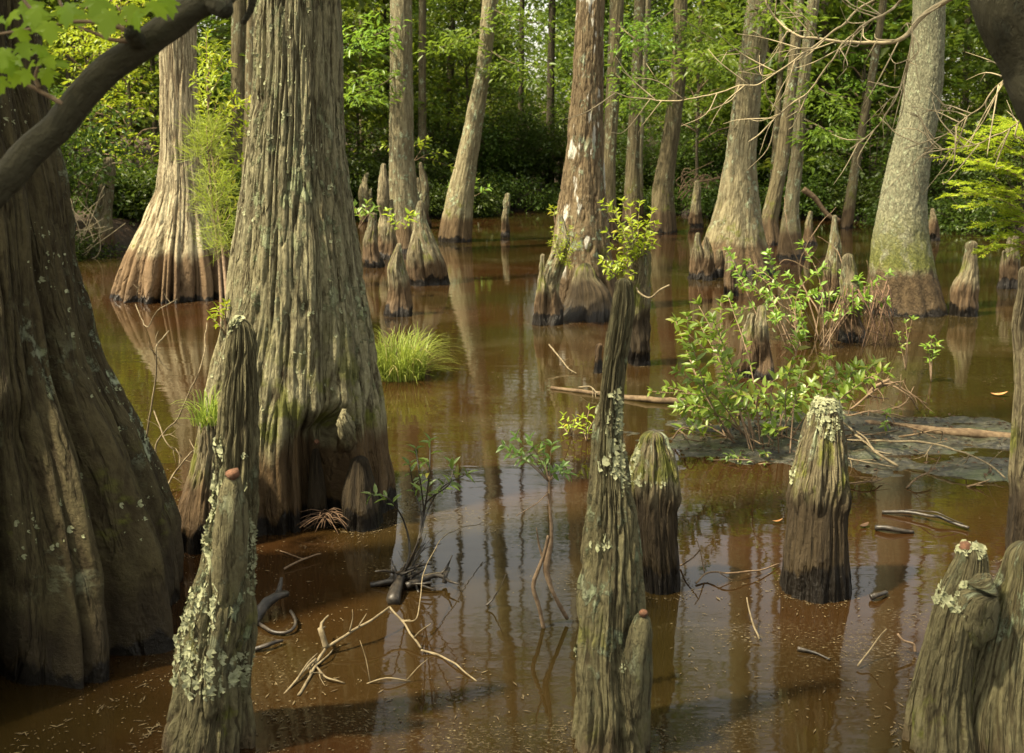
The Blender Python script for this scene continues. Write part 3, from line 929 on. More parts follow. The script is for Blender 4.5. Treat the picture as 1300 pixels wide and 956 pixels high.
# ------------------------------------------------------------------ knees
K = lambda *a, **k: knee(*a, **k)
e, P, Dk = K('tall knee with pale green lichen, in front of the broad shaggy cypress',
    [(418, 293, 320), (440, 287, 324), (470, 284, 322), (520, 277, 325), (560, 275, 328), (620, 271, 326), (700, 256, 323), (760, 241, 323), (820, 229, 323), (870, 219, 323), (925, 208, 328), (975, 200, 330)],
    965, 'kneenear', wander=.35, nseg=260, nz=260, flute=(7, .34, .5), bark=(.015, .024, 10), lump=.16, seed=31, lich=2000, lsize=.008, lz=.22, smooth_below=.02)
mb = MB(); tube(mb, [at(288, 760, Dk - .04), at(291, 700, Dk - .10), at(294, 640, Dk - .125), at(296, 606, Dk - .135)], [.05, .055, .045, .026], 16, 6, 0, knob=.3)
mb.build('side_lobe', M['kneenear'], e)
bud(e, 296, 602, Dk - .145, 9)
e, P, Dk = K('tallest knee, a ragged post leaning right in the middle of the foreground',
    [(362, 786, 806), (385, 780, 807), (420, 775, 804), (450, 771, 800), (500, 765, 796), (560, 757, 796), (600, 753, 800), (650, 748, 806), (700, 742, 812), (760, 735, 819), (870, 726, 825), (925, 720, 832), (975, 714, 838)],
    963, 'kneenear', wander=.35, nseg=260, nz=280, flute=(7, .34, .6), bark=(.016, .024, 10), lump=.15, seed=33, lich=900, lsize=.008, lz=.3, lthr=.62, smooth_below=.02)
mb = MB(); tube(mb, [at(804, 960, Dk - .04), at(809, 850, Dk - .09), at(813, 805, Dk - .10), at(816, 782, Dk - .10)], [.055, .048, .04, .022], 16, 6, 0, knob=.3)
mb.build('side_lobe', M['kneenear'], e)
bud(e, 817, 778, Dk - .11, 6)
K('blunt knee with a shredded grey cap right of the tallest post',
    [(560, 816, 842), (575, 809, 850), (600, 803, 855), (650, 800, 859), (700, 802, 862), (756, 806, 864)], 752, 'knee', nseg=240, nz=170, flute=(9, .16, .5), bark=(.019, .026, 12), lump=.10, seed=34, lich=500, lsize=.007, smooth_below=.42, skirt=.020, wander=.3)
e, P, Dk = K('cone shaped knee with a frosty lichen tip and a scalloped black waterline',
    [(516, 1039, 1061), (530, 1033, 1064), (560, 1023, 1068), (600, 1011, 1073), (630, 1004, 1076), (680, 999, 1076), (720, 994, 1078), (764, 990, 1081)], 762, 'knee', nseg=260, nz=190, flute=(9, .14, .5), bark=(.019, .028, 12), lump=.09, seed=35, lich=1000, lsize=.007, smooth_below=.42, skirt=.022, wander=.25)
e, P, Dk = K('bottom right knee crowned with two red buds and white lichen',
    [(705, 1212, 1250), (720, 1203, 1250), (740, 1194, 1247), (780, 1180, 1240), (830, 1168, 1236), (870, 1160, 1236), (925, 1150, 1240), (975, 1142, 1242)], 963, 'kneenear', wander=.35, nseg=220, nz=160, flute=(7, .35, .5), bark=(.010, .026, 11), lump=.10, seed=36, lich=800, lsize=.0085, smooth_below=.02)
bud(e, 1226, 694, Dk - .02, 8); bud(e, 1241, 697, Dk, 8)
e, P, Dk = K('twisted knee with a smooth brown knob at the bottom right corner',
    [(712, 1272, 1322), (728, 1268, 1328), (748, 1258, 1332), (780, 1246, 1336), (830, 1228, 1338), (870, 1216, 1342), (925, 1200, 1350), (975, 1192, 1355)], 966, 'kneenear', wander=.2, nseg=240, nz=160, flute=(5, .40, .8), bark=(.010, .03, 11), lump=.14, seed=37, lich=130, lsize=.008, smooth_below=.02)
mb = MB()
tube(mb, [at(1232, 800, Dk - .05), at(1238, 760, Dk - .1), at(1244, 742, Dk - .1), at(1252, 730, Dk - .08)], [.08, .065, .055, .02], 14, 6, 0, knob=.3)
mb.build('side_lobe', M['kneenear'], e)
K('thin upright post at the right edge, beside the knobbed corner knee',
    [(345, 1292, 1308), (420, 1288, 1308), (500, 1286, 1310), (580, 1284, 1312), (650, 1281, 1314), (735, 1276, 1320)], 735, 'knee', nseg=120, nz=140, flute=(5, .2, .5), bark=(.008, .025, 12), lump=.06, seed=38, smooth_below=.05)
# behind the foreground
K('crumbling root stump with grass on top, at the left foot of the broad shaggy cypress',
    [(532, 248, 270), (550, 244, 276), (590, 238, 280), (630, 230, 284), (664, 224, 288)], 662, 'kneefar', nseg=120, nz=100, flute=(9, .35, .6), bark=(.013, .025, 9), lump=.2, seed=39, D=5.15)
KN = [
    ('pale knee pressed to the left foot of the white patched cypress', [(276, 706, 712), (300, 701, 718), (330, 694, 718), (360, 688, 714), (414, 680, 711)], 413, 'kneefar'),
    ('hollow dark stump under the white patched cypress', [(352, 722, 752), (370, 716, 770), (408, 708, 782)], 408, 'knee'),
    ('dark stump holding the lime shrub, behind the tallest post', [(304, 800, 818), (340, 797, 822), (400, 796, 822), (466, 796, 824)], 464, 'knee'),
    ('single pointed knee in front of the ringed brown cypress', [(312, 508, 516), (340, 495, 522), (370, 490, 524), (404, 486, 527)], 402, 'kneefar'),
    ('broad knee with two tips and a black scalloped foot', [(258, 536, 544), (280, 530, 548), (310, 525, 561), (340, 522, 570), (366, 519, 578)], 363, 'kneefar'),
    ('small double tipped knee left of the ringed brown cypress', [(274, 470, 477), (300, 465, 481), (340, 462, 488)], 340, 'kneefar'),
    ('tall knee like a spike against the left side of the ringed brown cypress', [(210, 486, 491), (240, 482, 494), (280, 478, 498), (332, 476, 504)], 330, 'kneefar'),
    ('low knee against the right side of the ringed brown cypress', [(240, 522, 527), (265, 517, 532), (305, 512, 538)], 312, 'kneefar'),
    ('little far knee behind the two tipped broad knee', [(208, 534, 538), (230, 531, 542), (270, 527, 547)], 290, 'kneefar'),
    ('lone dark stick like knee right of the leaning trunk', [(248, 641, 646), (270, 638, 647), (300, 635, 648)], 302, 'kneefar'),
    ('knee at the foot of the bending dark cypress', [(238, 846, 851), (265, 842, 853), (294, 839, 855)], 294, 'kneefar'),
    ('small dark spike between the bending dark and mottled grey cypresses', [(232, 882, 887), (260, 878, 890), (292, 875, 893)], 290, 'kneefar'),
    ('reddish knee with two close tips standing in the open water', [(298, 885, 890), (320, 880, 893), (354, 876, 897)], 355, 'kneefar'),
    ('lower twin close beside the reddish double knee', [(302, 896, 900), (322, 893, 903), (354, 890, 906)], 357, 'kneefar'),
    ('stubby knee in front of the mottled grey cypress', [(324, 924, 930), (345, 920, 934), (376, 916, 937)], 376, 'kneefar'),
    ('slim knee right of the mottled grey cypress foot', [(295, 955, 960), (318, 951, 964), (346, 948, 967)], 346, 'kneefar'),
    ('left one of the clustered knees before the big grey lichen trunk', [(276, 1058, 1063), (310, 1050, 1066), (345, 1044, 1068), (386, 1040, 1072)], 385, 'kneefar'),
    ('root bound knee hung with fine roots before the big grey lichen trunk', [(330, 1072, 1086), (360, 1067, 1094), (400, 1064, 1098), (436, 1062, 1100)], 435, 'kneefar'),
    ('knee close behind the right side of the big grey lichen trunk', [(267, 1181, 1187), (285, 1176, 1189), (306, 1172, 1191)], 306, 'kneefar'),
    ('smooth knee leaning right with a bent white tip, standing alone', [(312, 1231, 1241), (330, 1226, 1242), (360, 1214, 1240), (385, 1208, 1239), (403, 1205, 1240)], 402, 'kneefar'),
    ('knee under the feathery lime boughs', [(302, 1280, 1291), (325, 1275, 1293), (367, 1268, 1297)], 367, 'kneefar'),
    ('left tip of the paired brown knees inside the leafy shrub', [(402, 947, 958), (430, 939, 961), (480, 933, 962)], 480, 'kneefar'),
    ('right tip of the paired brown knees inside the leafy shrub', [(394, 962, 973), (425, 957, 976), (480, 953, 980)], 482, 'kneefar'),
    ('leaning grey stub hung with dead twigs, behind the left edge trunk', [(206, 128, 139), (240, 124, 142), (280, 116, 146), (322, 108, 152)], 320, 'kneefar'),
    ('little rounded knee left of the tallest post', [(440, 760, 767), (455, 757, 768), (474, 754, 770)], 474, 'kneefar'),
    ('far pale knee seen between the left edge trunk and the bell shaped cypress', [(200, 96, 102), (240, 93, 106), (290, 90, 110)], 290, 'kneefar'),
    ('dim little spike right of the ringed brown cypress', [(222, 463, 468), (245, 459, 471), (275, 456, 474)], 282, 'kneefar'),
    ('pointed knee beside the slender rusty trunk', [(270, 1024, 1029), (290, 1020, 1032), (312, 1017, 1036)], 312, 'kneefar'),
    ('low worn knee at the left foot of the mottled grey cypress', [(320, 908, 914), (335, 904, 917), (352, 901, 920)], 353, 'kneefar'),
]
for i, (lab, rows, yb, mt) in enumerate(KN):
    fat = 1.0 + .5 * random.random()
    rows = [(y_, (a_ + b_) / 2 - (b_ - a_) / 2 * (fat if n_ == 0 else 1 + (fat - 1) * .3 * (n_ == 1)), (a_ + b_) / 2 + (b_ - a_) / 2 * (fat if n_ == 0 else 1 + (fat - 1) * .3 * (n_ == 1))) for n_, (y_, a_, b_) in enumerate(rows)]
    e, P, Dk = K(lab, rows, yb, mt, seed=60 + i, flute=(4 + i % 4, .40, .45), lump=.34, nseg=80, nz=80, bark=(.012, .035, 8), wander=1.1)
    if i % 2 == 0 or 'two tips' in lab:
        sg = 1 if i % 4 else -1
        w0 = rows[-1][2] - rows[-1][1]; y0, y1 = rows[0][0], rows[-1][0]
        hh_ = random.uniform(.45, .75); cx_ = (rows[-1][1] + rows[-1][2]) / 2 + sg * w0 * .28
        lr = [(y1 - (y1 - y0) * hh_ * (1 - t_), cx_ - w0 * (.10 + .24 * t_), cx_ + w0 * (.10 + .24 * t_)) for t_ in (0, .3, .65, 1)]
        mb = MB()
        trunk(mb, lr, Dk - w0 * Dk / F * .2, nseg=60, nz=60, flute=(5, .35, .4), bark=(.010, .03, 8), lump=.3, tip=True, seed=160 + i, smooth_below=.3, wander=1.0)
        mb.build('side_lobe', M[mt], e)
    if 'root bound' in lab:
        mb = MB()
        for k in range(30):
            x0 = rng.uniform(1064, 1130); y0 = rng.uniform(355, 392)
            p0 = at(x0, y0, Dk - .25 + rng.normal(0, .05))
            p1 = p0 + np.array([rng.normal(0, .10), -abs(rng.normal(0, .1)), -p0[2] - .02])
            tube(mb, [p0, (p0 + p1) / 2 + np.array([rng.normal(0, .04), -.05, .05]), p1], [.008, .006, .003], 4, 3)
        mb.build('roots', M['roots'], e)


# ------------------------------------------------------------------ forest beyond the water
r2 = np.random.default_rng(5)
SHL = ['rounded leafy shrub in the dark undergrowth of the far bank', 'spreading low shrub in the dark undergrowth of the far bank',
       'tall open shrub in the dark undergrowth of the far bank', 'small ground hugging shrub at the foot of the far bank']
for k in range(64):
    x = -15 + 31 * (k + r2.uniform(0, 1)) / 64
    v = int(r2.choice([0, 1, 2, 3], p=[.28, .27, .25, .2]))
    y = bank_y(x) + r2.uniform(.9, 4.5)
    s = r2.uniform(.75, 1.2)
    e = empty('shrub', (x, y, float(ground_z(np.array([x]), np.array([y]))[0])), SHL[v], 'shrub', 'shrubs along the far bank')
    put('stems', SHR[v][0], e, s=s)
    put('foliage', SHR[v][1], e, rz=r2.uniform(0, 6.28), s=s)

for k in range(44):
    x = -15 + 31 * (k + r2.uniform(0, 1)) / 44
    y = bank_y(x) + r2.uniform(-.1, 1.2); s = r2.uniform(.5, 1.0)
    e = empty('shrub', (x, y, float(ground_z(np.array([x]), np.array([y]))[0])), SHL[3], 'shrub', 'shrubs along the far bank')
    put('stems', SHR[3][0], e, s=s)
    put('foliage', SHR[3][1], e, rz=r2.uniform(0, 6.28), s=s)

UTL = ['broad layered green tree in the wood behind the pond', 'tall layered green tree in the wood behind the pond', 'bushy low crowned young tree in the wood behind the pond',
       'high crowned tree in the wood behind the pond', 'short leafy tree close behind the pond bank']
TRK = []
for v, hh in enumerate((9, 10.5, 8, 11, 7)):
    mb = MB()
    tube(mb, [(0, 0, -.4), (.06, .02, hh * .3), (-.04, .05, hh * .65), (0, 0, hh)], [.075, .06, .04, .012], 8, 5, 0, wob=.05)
    TRK.append(mb.mesh('trunk', M['thin_dark']))
pos = []
tries = 0
while len(pos) < 92 and tries < 5000:
    tries += 1
    y = r2.uniform(23, 58)
    x = r2.uniform(-.62 * y - 2, .62 * y + 2)
    if y < bank_y(x) + 2.2: continue
    if any((x - a) ** 2 + (y - b) ** 2 < 2.1 ** 2 for a, b, _ in pos): continue
    pos.append((x, y, int(r2.integers(0, 5))))
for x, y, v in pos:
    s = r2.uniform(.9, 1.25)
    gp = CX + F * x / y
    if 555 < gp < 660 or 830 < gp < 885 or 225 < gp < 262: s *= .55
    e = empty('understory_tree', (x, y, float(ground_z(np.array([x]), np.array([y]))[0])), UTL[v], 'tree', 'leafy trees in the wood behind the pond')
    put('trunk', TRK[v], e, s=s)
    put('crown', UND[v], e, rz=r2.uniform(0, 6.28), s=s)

# the far wood, one mass
mb = MB()
N = 3000
y = r2.uniform(56, 98, N); x = r2.uniform(-1, 1, N) * (y * .75 + 6)
zz = 19 * r2.uniform(0, 1, N) ** 1.25
gz = ground_z(x, y)
gp = CX + F * x / y
zz = np.where(((gp > 560) & (gp < 655)) | ((gp > 835) & (gp < 880)) | ((gp > 225) & (gp < 262)), zz * .70, zz)
spray_cloud(mb, np.stack([x, y, gz + zz], -1), 80, 1.5, .36, .2, .32, 0, 77, tilt=.7)
for k in range(26):
    yy = r2.uniform(50, 90); xx = r2.uniform(-1, 1) * yy * .75
    tube(mb, [(xx, yy, 0), (xx + r2.normal(0, .3), yy, 6), (xx + r2.normal(0, .8), yy, 17)], [.2, .15, .06], 6, 3, 1)
tag(mb.build('far_woods', [M['leaf_far'], M['thin_dark']], smooth=False), 'hazy green wood closing the view behind the nearer trees', 'woods', kind='stuff')

# ------------------------------------------------------------------ plants


def leafy(stemb, leafb, pts, r0, r1, nleaf, L, W, start=.3, whorl=3, up=.35, rg=rng, spread=.9):
    P, R = smooth_path(pts, np.linspace(r0, r1, len(pts)), 8)
    tube(stemb, pts, np.linspace(r0, r1, len(pts)), 5, 5)
    n = len(P)
    for k in range(nleaf):
        t = start + (1 - start) * (k + .5) / nleaf
        i = min(int(t * (n - 1)), n - 2)
        p = P[i] + (P[i + 1] - P[i]) * rg.uniform(0, 1)
        T = unit(P[i + 1] - P[i])
        a = k * 2.4 + rg.normal(0, .4)
        s = unit(np.cross(T, [0.1, .2, 1.0])); u = np.cross(s, T)
        d = T * .45 + (s * math.cos(a) + u * math.sin(a)) * spread + np.array([0, 0, up * .3])
        sc = rg.uniform(.7, 1.2)
        leaves(leafb, [p], [d], [np.array([rg.normal(0, .35), rg.normal(-.25, .3), 1])], L * sc, W * sc, fine=True, droop=.18)
    for k in range(whorl):
        a = k * 6.28 / max(whorl, 1) + rg.uniform(0, 1)
        T = unit(P[-1] - P[-3]); s = unit(np.cross(T, [0.1, .2, 1.0])); u = np.cross(s, T)
        d = T * .7 + (s * math.cos(a) + u * math.sin(a)) * .8
        leaves(leafb, [P[-1]], [d], [np.array([rg.normal(0, .3), -.2, 1])], L * rg.uniform(.7, 1.05), W * .9, fine=True, droop=.15)


def plant(name, label, cat, base, group=None):
    return empty(name, base, label, cat, group), MB(), MB()


def seal(e, st, lf, smat, lmat, a='stem', b='leaves'):
    if st.n: st.build(a, M[smat], e)
    if lf.n: lf.build(b, M[lmat], e)


# the big leafy shrub right of the middle
Dm = dist(556)
e, st, lf = plant('leafy_shrub', 'spreading bright green shrub growing from the mud patch right of centre', 'shrub', wat(985, 556))
tips = [(872, 402), (858, 408), (886, 386), (925, 378), (915, 384), (848, 492), (828, 497), (860, 472), (880, 442), (905, 430), (900, 482),
        (885, 502), (915, 512), (940, 502), (1000, 472), (1020, 462), (1035, 482), (1050, 457), (1065, 472), (1085, 467), (1110, 462), (1122, 472), (1075, 492),
        (1000, 502), (960, 522), (890, 532), (1015, 432), (845, 520), (868, 515), (1040, 505), (1095, 485), (925, 535), (905, 405), (875, 425), (1010, 520), (975, 545), (890, 415), (865, 545), (1060, 520)]
for i, (px, py) in enumerate(tips):
    bx = 985 + (px - 985) * .35 + rng.normal(0, 14); dd = rng.normal(0, .35)
    b = wat(bx, 562 + rng.normal(0, 8)); b[2] -= .02
    t = at(px, py, Dm + dd)
    m = (b + t) / 2 + np.array([rng.normal(0, .05), rng.normal(0, .05), .10 if py > 460 else .02])
    leafy(st, lf, [b, m, t], .0055, .0025, int(15 + (556 - py) / 12), .088 * rng.uniform(.7, 1.2), .033, .34, 5)
seal(e, st, lf, 'twig', 'leaf_green', 'stems')

# twiggy shrub behind it, at the foot of the grey trunk
Dm2 = dist(425)
e, st, lf = plant('twiggy_shrub', 'twiggy green bush with arching reddish stems before the big grey lichen trunk', 'shrub', wat(1035, 430))
tw = MB()
for i, (px, py) in enumerate([(930, 342), (950, 332), (975, 322), (1000, 350), (1018, 310), (1035, 372), (1060, 376), (1090, 352), (1100, 376), (1130, 347), (1125, 382), (975, 372), (940, 362),
                              (1010, 392), (1050, 402), (985, 402), (1090, 397), (925, 318), (1070, 345), (1110, 360), (962, 350), (1045, 340), (935, 390), (1020, 420), (965, 410)]):
    b = wat(1030 + (px - 1030) * .3 + rng.normal(0, 12), 440 + rng.normal(0, 5)); t = at(px, py, Dm2 + rng.normal(0, .5))
    m = (b + t) / 2 + np.array([rng.normal(0, .1), rng.normal(0, .1), .15])
    leafy(st, lf, [b, m, t], .005, .0025, 19, .08, .034, .38, 5)
for q in ([(1048, 440), (1052, 385), (1046, 345), (1015, 305)], [(1050, 430), (1045, 360), (1000, 330), (985, 345)], [(1035, 440), (1000, 370), (985, 340), (975, 300)], [(1040, 440), (1080, 390), (1112, 370), (1140, 400)],
          [(1030, 440), (990, 400), (950, 392), (925, 410)], [(1045, 440), (1020, 360), (1000, 290), (995, 250)], [(1060, 440), (1100, 420), (1140, 440), (1165, 470)], [(1040, 430), (1070, 360), (1062, 320), (1040, 300)],
          [(1040, 440), (1010, 400), (985, 380), (955, 330)], [(1050, 440), (1085, 410), (1105, 380), (1100, 330)], [(1030, 440), (1005, 425), (965, 430), (940, 440)], [(1040, 400), (1015, 345), (1030, 300), (1060, 262)]):
    tube(tw, [at(px, py, Dm2 + rng.normal(0, .2)) for px, py in q], [.008, .007, .005, .002], 5, 5, wob=.06)
tw.build('bare_stems', M['red_twig'], e)
seal(e, st, lf, 'twig', 'leaf_green', 'stems')

# lime shrub on the stump behind the tall post
D9 = dist(464)
e, st, lf = plant('lime_shrub', 'sunlit lime green bush growing out of the dark stump behind the tallest post', 'shrub', at(808, 345, D9))
for px, py in [(765, 258), (775, 262), (790, 255), (800, 262), (812, 258), (828, 268), (833, 285), (825, 300), (810, 285), (785, 280), (770, 295), (778, 315), (795, 300), (805, 320), (822, 285), (765, 330), (785, 340), (775, 350), (790, 330), (815, 310), (800, 280), (830, 310), (782, 268), (792, 360), (770, 340)]:
    b = at(808 + rng.normal(0, 4), 345, D9); t = at(px, py, D9 - .1 + rng.normal(0, .15))
    leafy(st, lf, [b, (b + t) / 2 + np.array([0, -.05, .04]), t], .005, .002, 9, .07, .032, .35, 4)
tube(st, [at(808, 365, D9 - .1), at(812, 372, D9 - .2), at(825, 378, D9 - .25), at(838, 368, D9 - .3), at(850, 362, D9 - .3)], [.008] * 5, 5, 5)
seal(e, st, lf, 'pale_twig', 'leaf_lime', 'stems')

e, st, lf = plant('feathery_sprout', 'feathery lime tuft on the pale knee of the white patched cypress', 'sapling', at(705, 330, dist(412)))
Dq = dist(408)
for px, py in [(700, 290), (712, 284), (724, 288), (732, 300), (728, 318), (722, 332), (706, 300), (716, 306), (698, 308), (725, 338), (712, 325), (735, 310)]:
    b = at(712, 335, Dq - .25); t = at(px, py, Dq - .35 + rng.normal(0, .08))
    leafy(st, lf, [b, (b + t) / 2 + np.array([0, -.03, .03]), t], .004, .0015, 26, .045, .013, .2, 3)
seal(e, st, lf, 'twig', 'leaf_lime')


def small_sapling(label, base, tips, D, L, W, lm, nl=7, name='sapling', r0=.005, sm='twig', start=.45, jit=.08):
    e, st, lf = plant(name, label, 'sapling', at(base[0], base[1], D))
    for tp in tips:
        pts = [at(base[0], base[1], D)] + [at(px, py, D + rng.normal(0, jit)) for px, py in tp]
        leafy(st, lf, pts, r0, r0 * .4, nl, L, W, start, 3)
    seal(e, st, lf, sm, lm)
    return e


small_sapling('yellowish sprig in front of the ringed brown cypress', (510, 315), [[(500, 290), (492, 268)], [(515, 285), (520, 272)], [(505, 290), (498, 275)], [(515, 290), (526, 274)]], dist(400) + .2, .08, .036, 'leaf_lime')
small_sapling('green sprig beside the right flank of the broad shaggy cypress', (455, 290), [[(458, 275), (450, 262)], [(462, 270), (466, 258)], [(465, 275), (476, 264)], [(460, 280), (452, 270)]], dist(380), .10, .04, 'leaf_green')
small_sapling('thin leafy sprig standing over the pale pressed knee', (705, 285), [[(703, 275), (699, 264)], [(704, 275), (704, 266)]], dist(405), .07, .03, 'leaf_lime', 5)
small_sapling('yellow leafed twig on the trunk of the ringed brown cypress', (525, 205), [[(510, 190), (488, 185)], [(535, 190), (542, 178)], [(545, 195), (565, 195)], [(540, 200), (572, 212)], [(520, 192), (532, 182)]], dist(316), .13, .055, 'leaf_lime')
small_sapling('sprig of green leaves at the foot of the slim leaning cypress', (600, 250), [[(595, 238), (580, 232)], [(600, 240), (604, 230)], [(610, 245), (620, 238)], [(590, 245), (572, 236)]], dist(300), .12, .05, 'leaf_green')
Ds = dist(736)
small_sapling('thin stemmed sapling with loose green leaves, before the hollow foot of the broad cypress', (508, 738),
              [[(527, 700), (538, 655), (545, 600), (546, 560)], [(530, 690), (542, 650), (560, 620), (592, 602)], [(527, 700), (536, 660), (525, 620), (520, 590)], [(520, 700), (512, 660), (492, 632), (472, 628)], [(530, 690), (540, 640), (570, 615), (575, 590)],
               [(530, 690), (538, 655), (532, 600), (528, 570)]], Ds, .062, .021, 'leaf_cool', 8, r0=.006, sm='black_wood', start=.6)
Ds2 = dist(797)
e, st, lf = plant('sapling', 'crooked two legged sapling with drooping leaves, left of the tallest post', 'sapling', wat(690, 797))
tube(st, [at(691, 800, Ds2), at(684, 770, Ds2), at(677, 745, Ds2), at(684, 722, Ds2), at(690, 705, Ds2), at(696, 680, Ds2)], [.008, .009, .009, .008, .007, .006], 7, 5, knob=.3)
tube(st, [at(720, 785, Ds2 + .05), at(705, 758, Ds2), at(696, 735, Ds2), at(694, 715, Ds2), at(700, 680, Ds2), at(698, 640, Ds2), at(697, 605, Ds2)], [.008, .009, .011, .013, .008, .006, .004], 7, 5, knob=.3)
tube(st, [at(690, 712, Ds2), at(684, 690, Ds2), at(681, 670, Ds2 - .03)], [.006, .004, .002], 5, 4)
for tp in [(640, 566), (655, 556), (672, 560), (688, 572), (700, 566), (716, 592), (722, 602), (660, 578), (704, 600), (648, 575), (690, 590)]:
    b = at(697, 612, Ds2); t = at(tp[0], tp[1], Ds2 + rng.normal(0, .08))
    leafy(st, lf, [b, (b + t) / 2 + np.array([0, 0, .015]), t], .0025, .0012, 5, .055 * rng.uniform(.7, 1.2), .018, .4, 3)
tube(st, [at(697, 625, Ds2), at(680, 640, Ds2 - .05), at(655, 655, Ds2 - .1)], [.003, .002, .0015], 4, 4)
seal(e, st, lf, 'twig', 'leaf_cool')
small_sapling('tiny green sprig growing on the foot of the tallest post', (790, 812), [[(788, 790), (786, 770), (789, 754)], [(788, 790), (776, 778), (770, 776)], [(790, 792), (800, 786), (808, 786)], [(787, 785), (776, 792), (768, 797)], [(786, 775), (794, 765), (796, 762)], [(788, 800), (786, 812), (783, 822)]],
              3.72, .034, .013, 'leaf_green', 4, r0=.0022, jit=.02, start=.3)
small_sapling('small reddish yellow seedling left of the tallest post', (745, 560), [[(744, 540), (748, 520)], [(740, 545), (738, 530)], [(748, 545), (755, 532)]], dist(560), .05, .018, 'leaf_lime', 7, start=.2, sm='red_twig')
small_sapling('low pinkish seedling beside the reddish yellow one', (726, 552), [[(722, 540), (716, 528)], [(728, 542), (730, 532)], [(720, 548), (714, 540)]], dist(553), .045, .016, 'leaf_lime', 6, start=.2, sm='red_twig')
small_sapling('lone seedling standing in open water right of the twiggy bush', (1182, 485), [[(1180, 455), (1183, 430)], [(1184, 450), (1190, 435)], [(1181, 460), (1176, 440)]], dist(485), .07, .026, 'leaf_green', 6, start=.4)
small_sapling('pair of sparse stems rising by the bush tip at the water', (1150, 470), [[(1152, 440), (1150, 410)], [(1150, 445), (1158, 405)], [(1146, 450), (1140, 425)]], dist(475), .06, .024, 'leaf_green', 5, start=.5)
small_sapling('low sprout with pale leaves below the grey mud patch', (960, 590), [[(940, 580), (925, 578)], [(965, 578), (972, 575)], [(950, 584), (905, 584)], [(975, 588), (990, 590)]], dist(588), .05, .02, 'leaf_cool', 6, start=.3)
small_sapling('two leafed sprout on the far side of the mud patch', (1140, 548), [[(1132, 530), (1126, 524)], [(1130, 535), (1124, 540)]], dist(548), .06, .025, 'leaf_green', 4)
small_sapling('yellow green sprig at the left edge of the broad shaggy cypress', (290, 430), [[(284, 405), (276, 392)], [(286, 400), (288, 386)], [(280, 415), (268, 402)], [(284, 410), (292, 396)]], 5.6, .05, .02, 'leaf_lime', 6)

# sapling and pine against the bell shaped cypress
Dp = 11.0
e, st, lf = plant('sapling', 'tall sunlit lime sapling in front of the bell shaped cypress', 'sapling', wat(290, 420))
stem = [wat(292, 440), at(284, 330, Dp), at(272, 220, Dp), at(264, 130, Dp), at(262, 45, Dp)]
tube(st, stem, [.02, .017, .012, .008, .003], 6, 6)
for px, py in [(262, 42), (252, 62), (275, 58), (284, 70), (256, 85), (270, 95), (292, 82), (262, 110), (246, 100), (280, 118), (258, 135), (298, 120), (305, 130), (276, 150), (260, 160), (290, 155), (315, 140), (270, 175), (284, 185), (305, 170), (300, 215), (318, 190), (296, 235), (308, 250), (275, 75), (266, 70), (312, 160), (252, 122), (320, 125), (288, 135), (308, 205), (286, 210)]:
    yb_ = min(py + 45, 300)
    b = at(np.interp(yb_, [45, 130, 220, 330], [262, 264, 272, 284]), yb_, Dp); t = at(px, py, Dp + rng.normal(0, .25))
    leafy(st, lf, [b, (b + t) / 2 + np.array([0, 0, .03]), t], .005, .002, 13, .085, .032, .35, 4)
seal(e, st, lf, 'twig', 'leaf_lime')
e, st, lf = plant('pine_sapling', 'soft long needled pine sapling between the bell shaped cypress and the broad one', 'sapling', wat(280, 425))
Dp = 10.6
tube(st, [wat(283, 440), at(278, 330, Dp), at(268, 240, Dp), at(262, 160, Dp)], [.018, .015, .010, .004], 6, 6)
for px, py in [(250, 165), (262, 160), (272, 170), (255, 185), (268, 190), (248, 200), (280, 195), (262, 235), (275, 228), (285, 240), (258, 250), (270, 260), (290, 262), (280, 285), (268, 295), (292, 290), (285, 310), (272, 315), (278, 250), (266, 270), (262, 215), (262, 180)]:
    c = at(px, py, Dp + rng.normal(0, .2)); b = at(np.interp(py + 25, [160, 240, 330], [262, 268, 278]), py + 25, Dp)
    tube(st, [b, c], [.004, .003], 4, 3)
    n = 70
    d = unit(rng.normal(0, 1, (n, 3)) * np.array([1, .8, .7]) + unit(c - b) * .9 + np.array([0, 0, -.1]))
    leaves(lf, c + rng.normal(0, .03, (n, 3)), d, rng.normal(0, 1, (n, 3)), rng.uniform(.15, .26, n), .0042, droop=.02)
seal(e, st, lf, 'twig', 'needle', 'stem', 'needles')

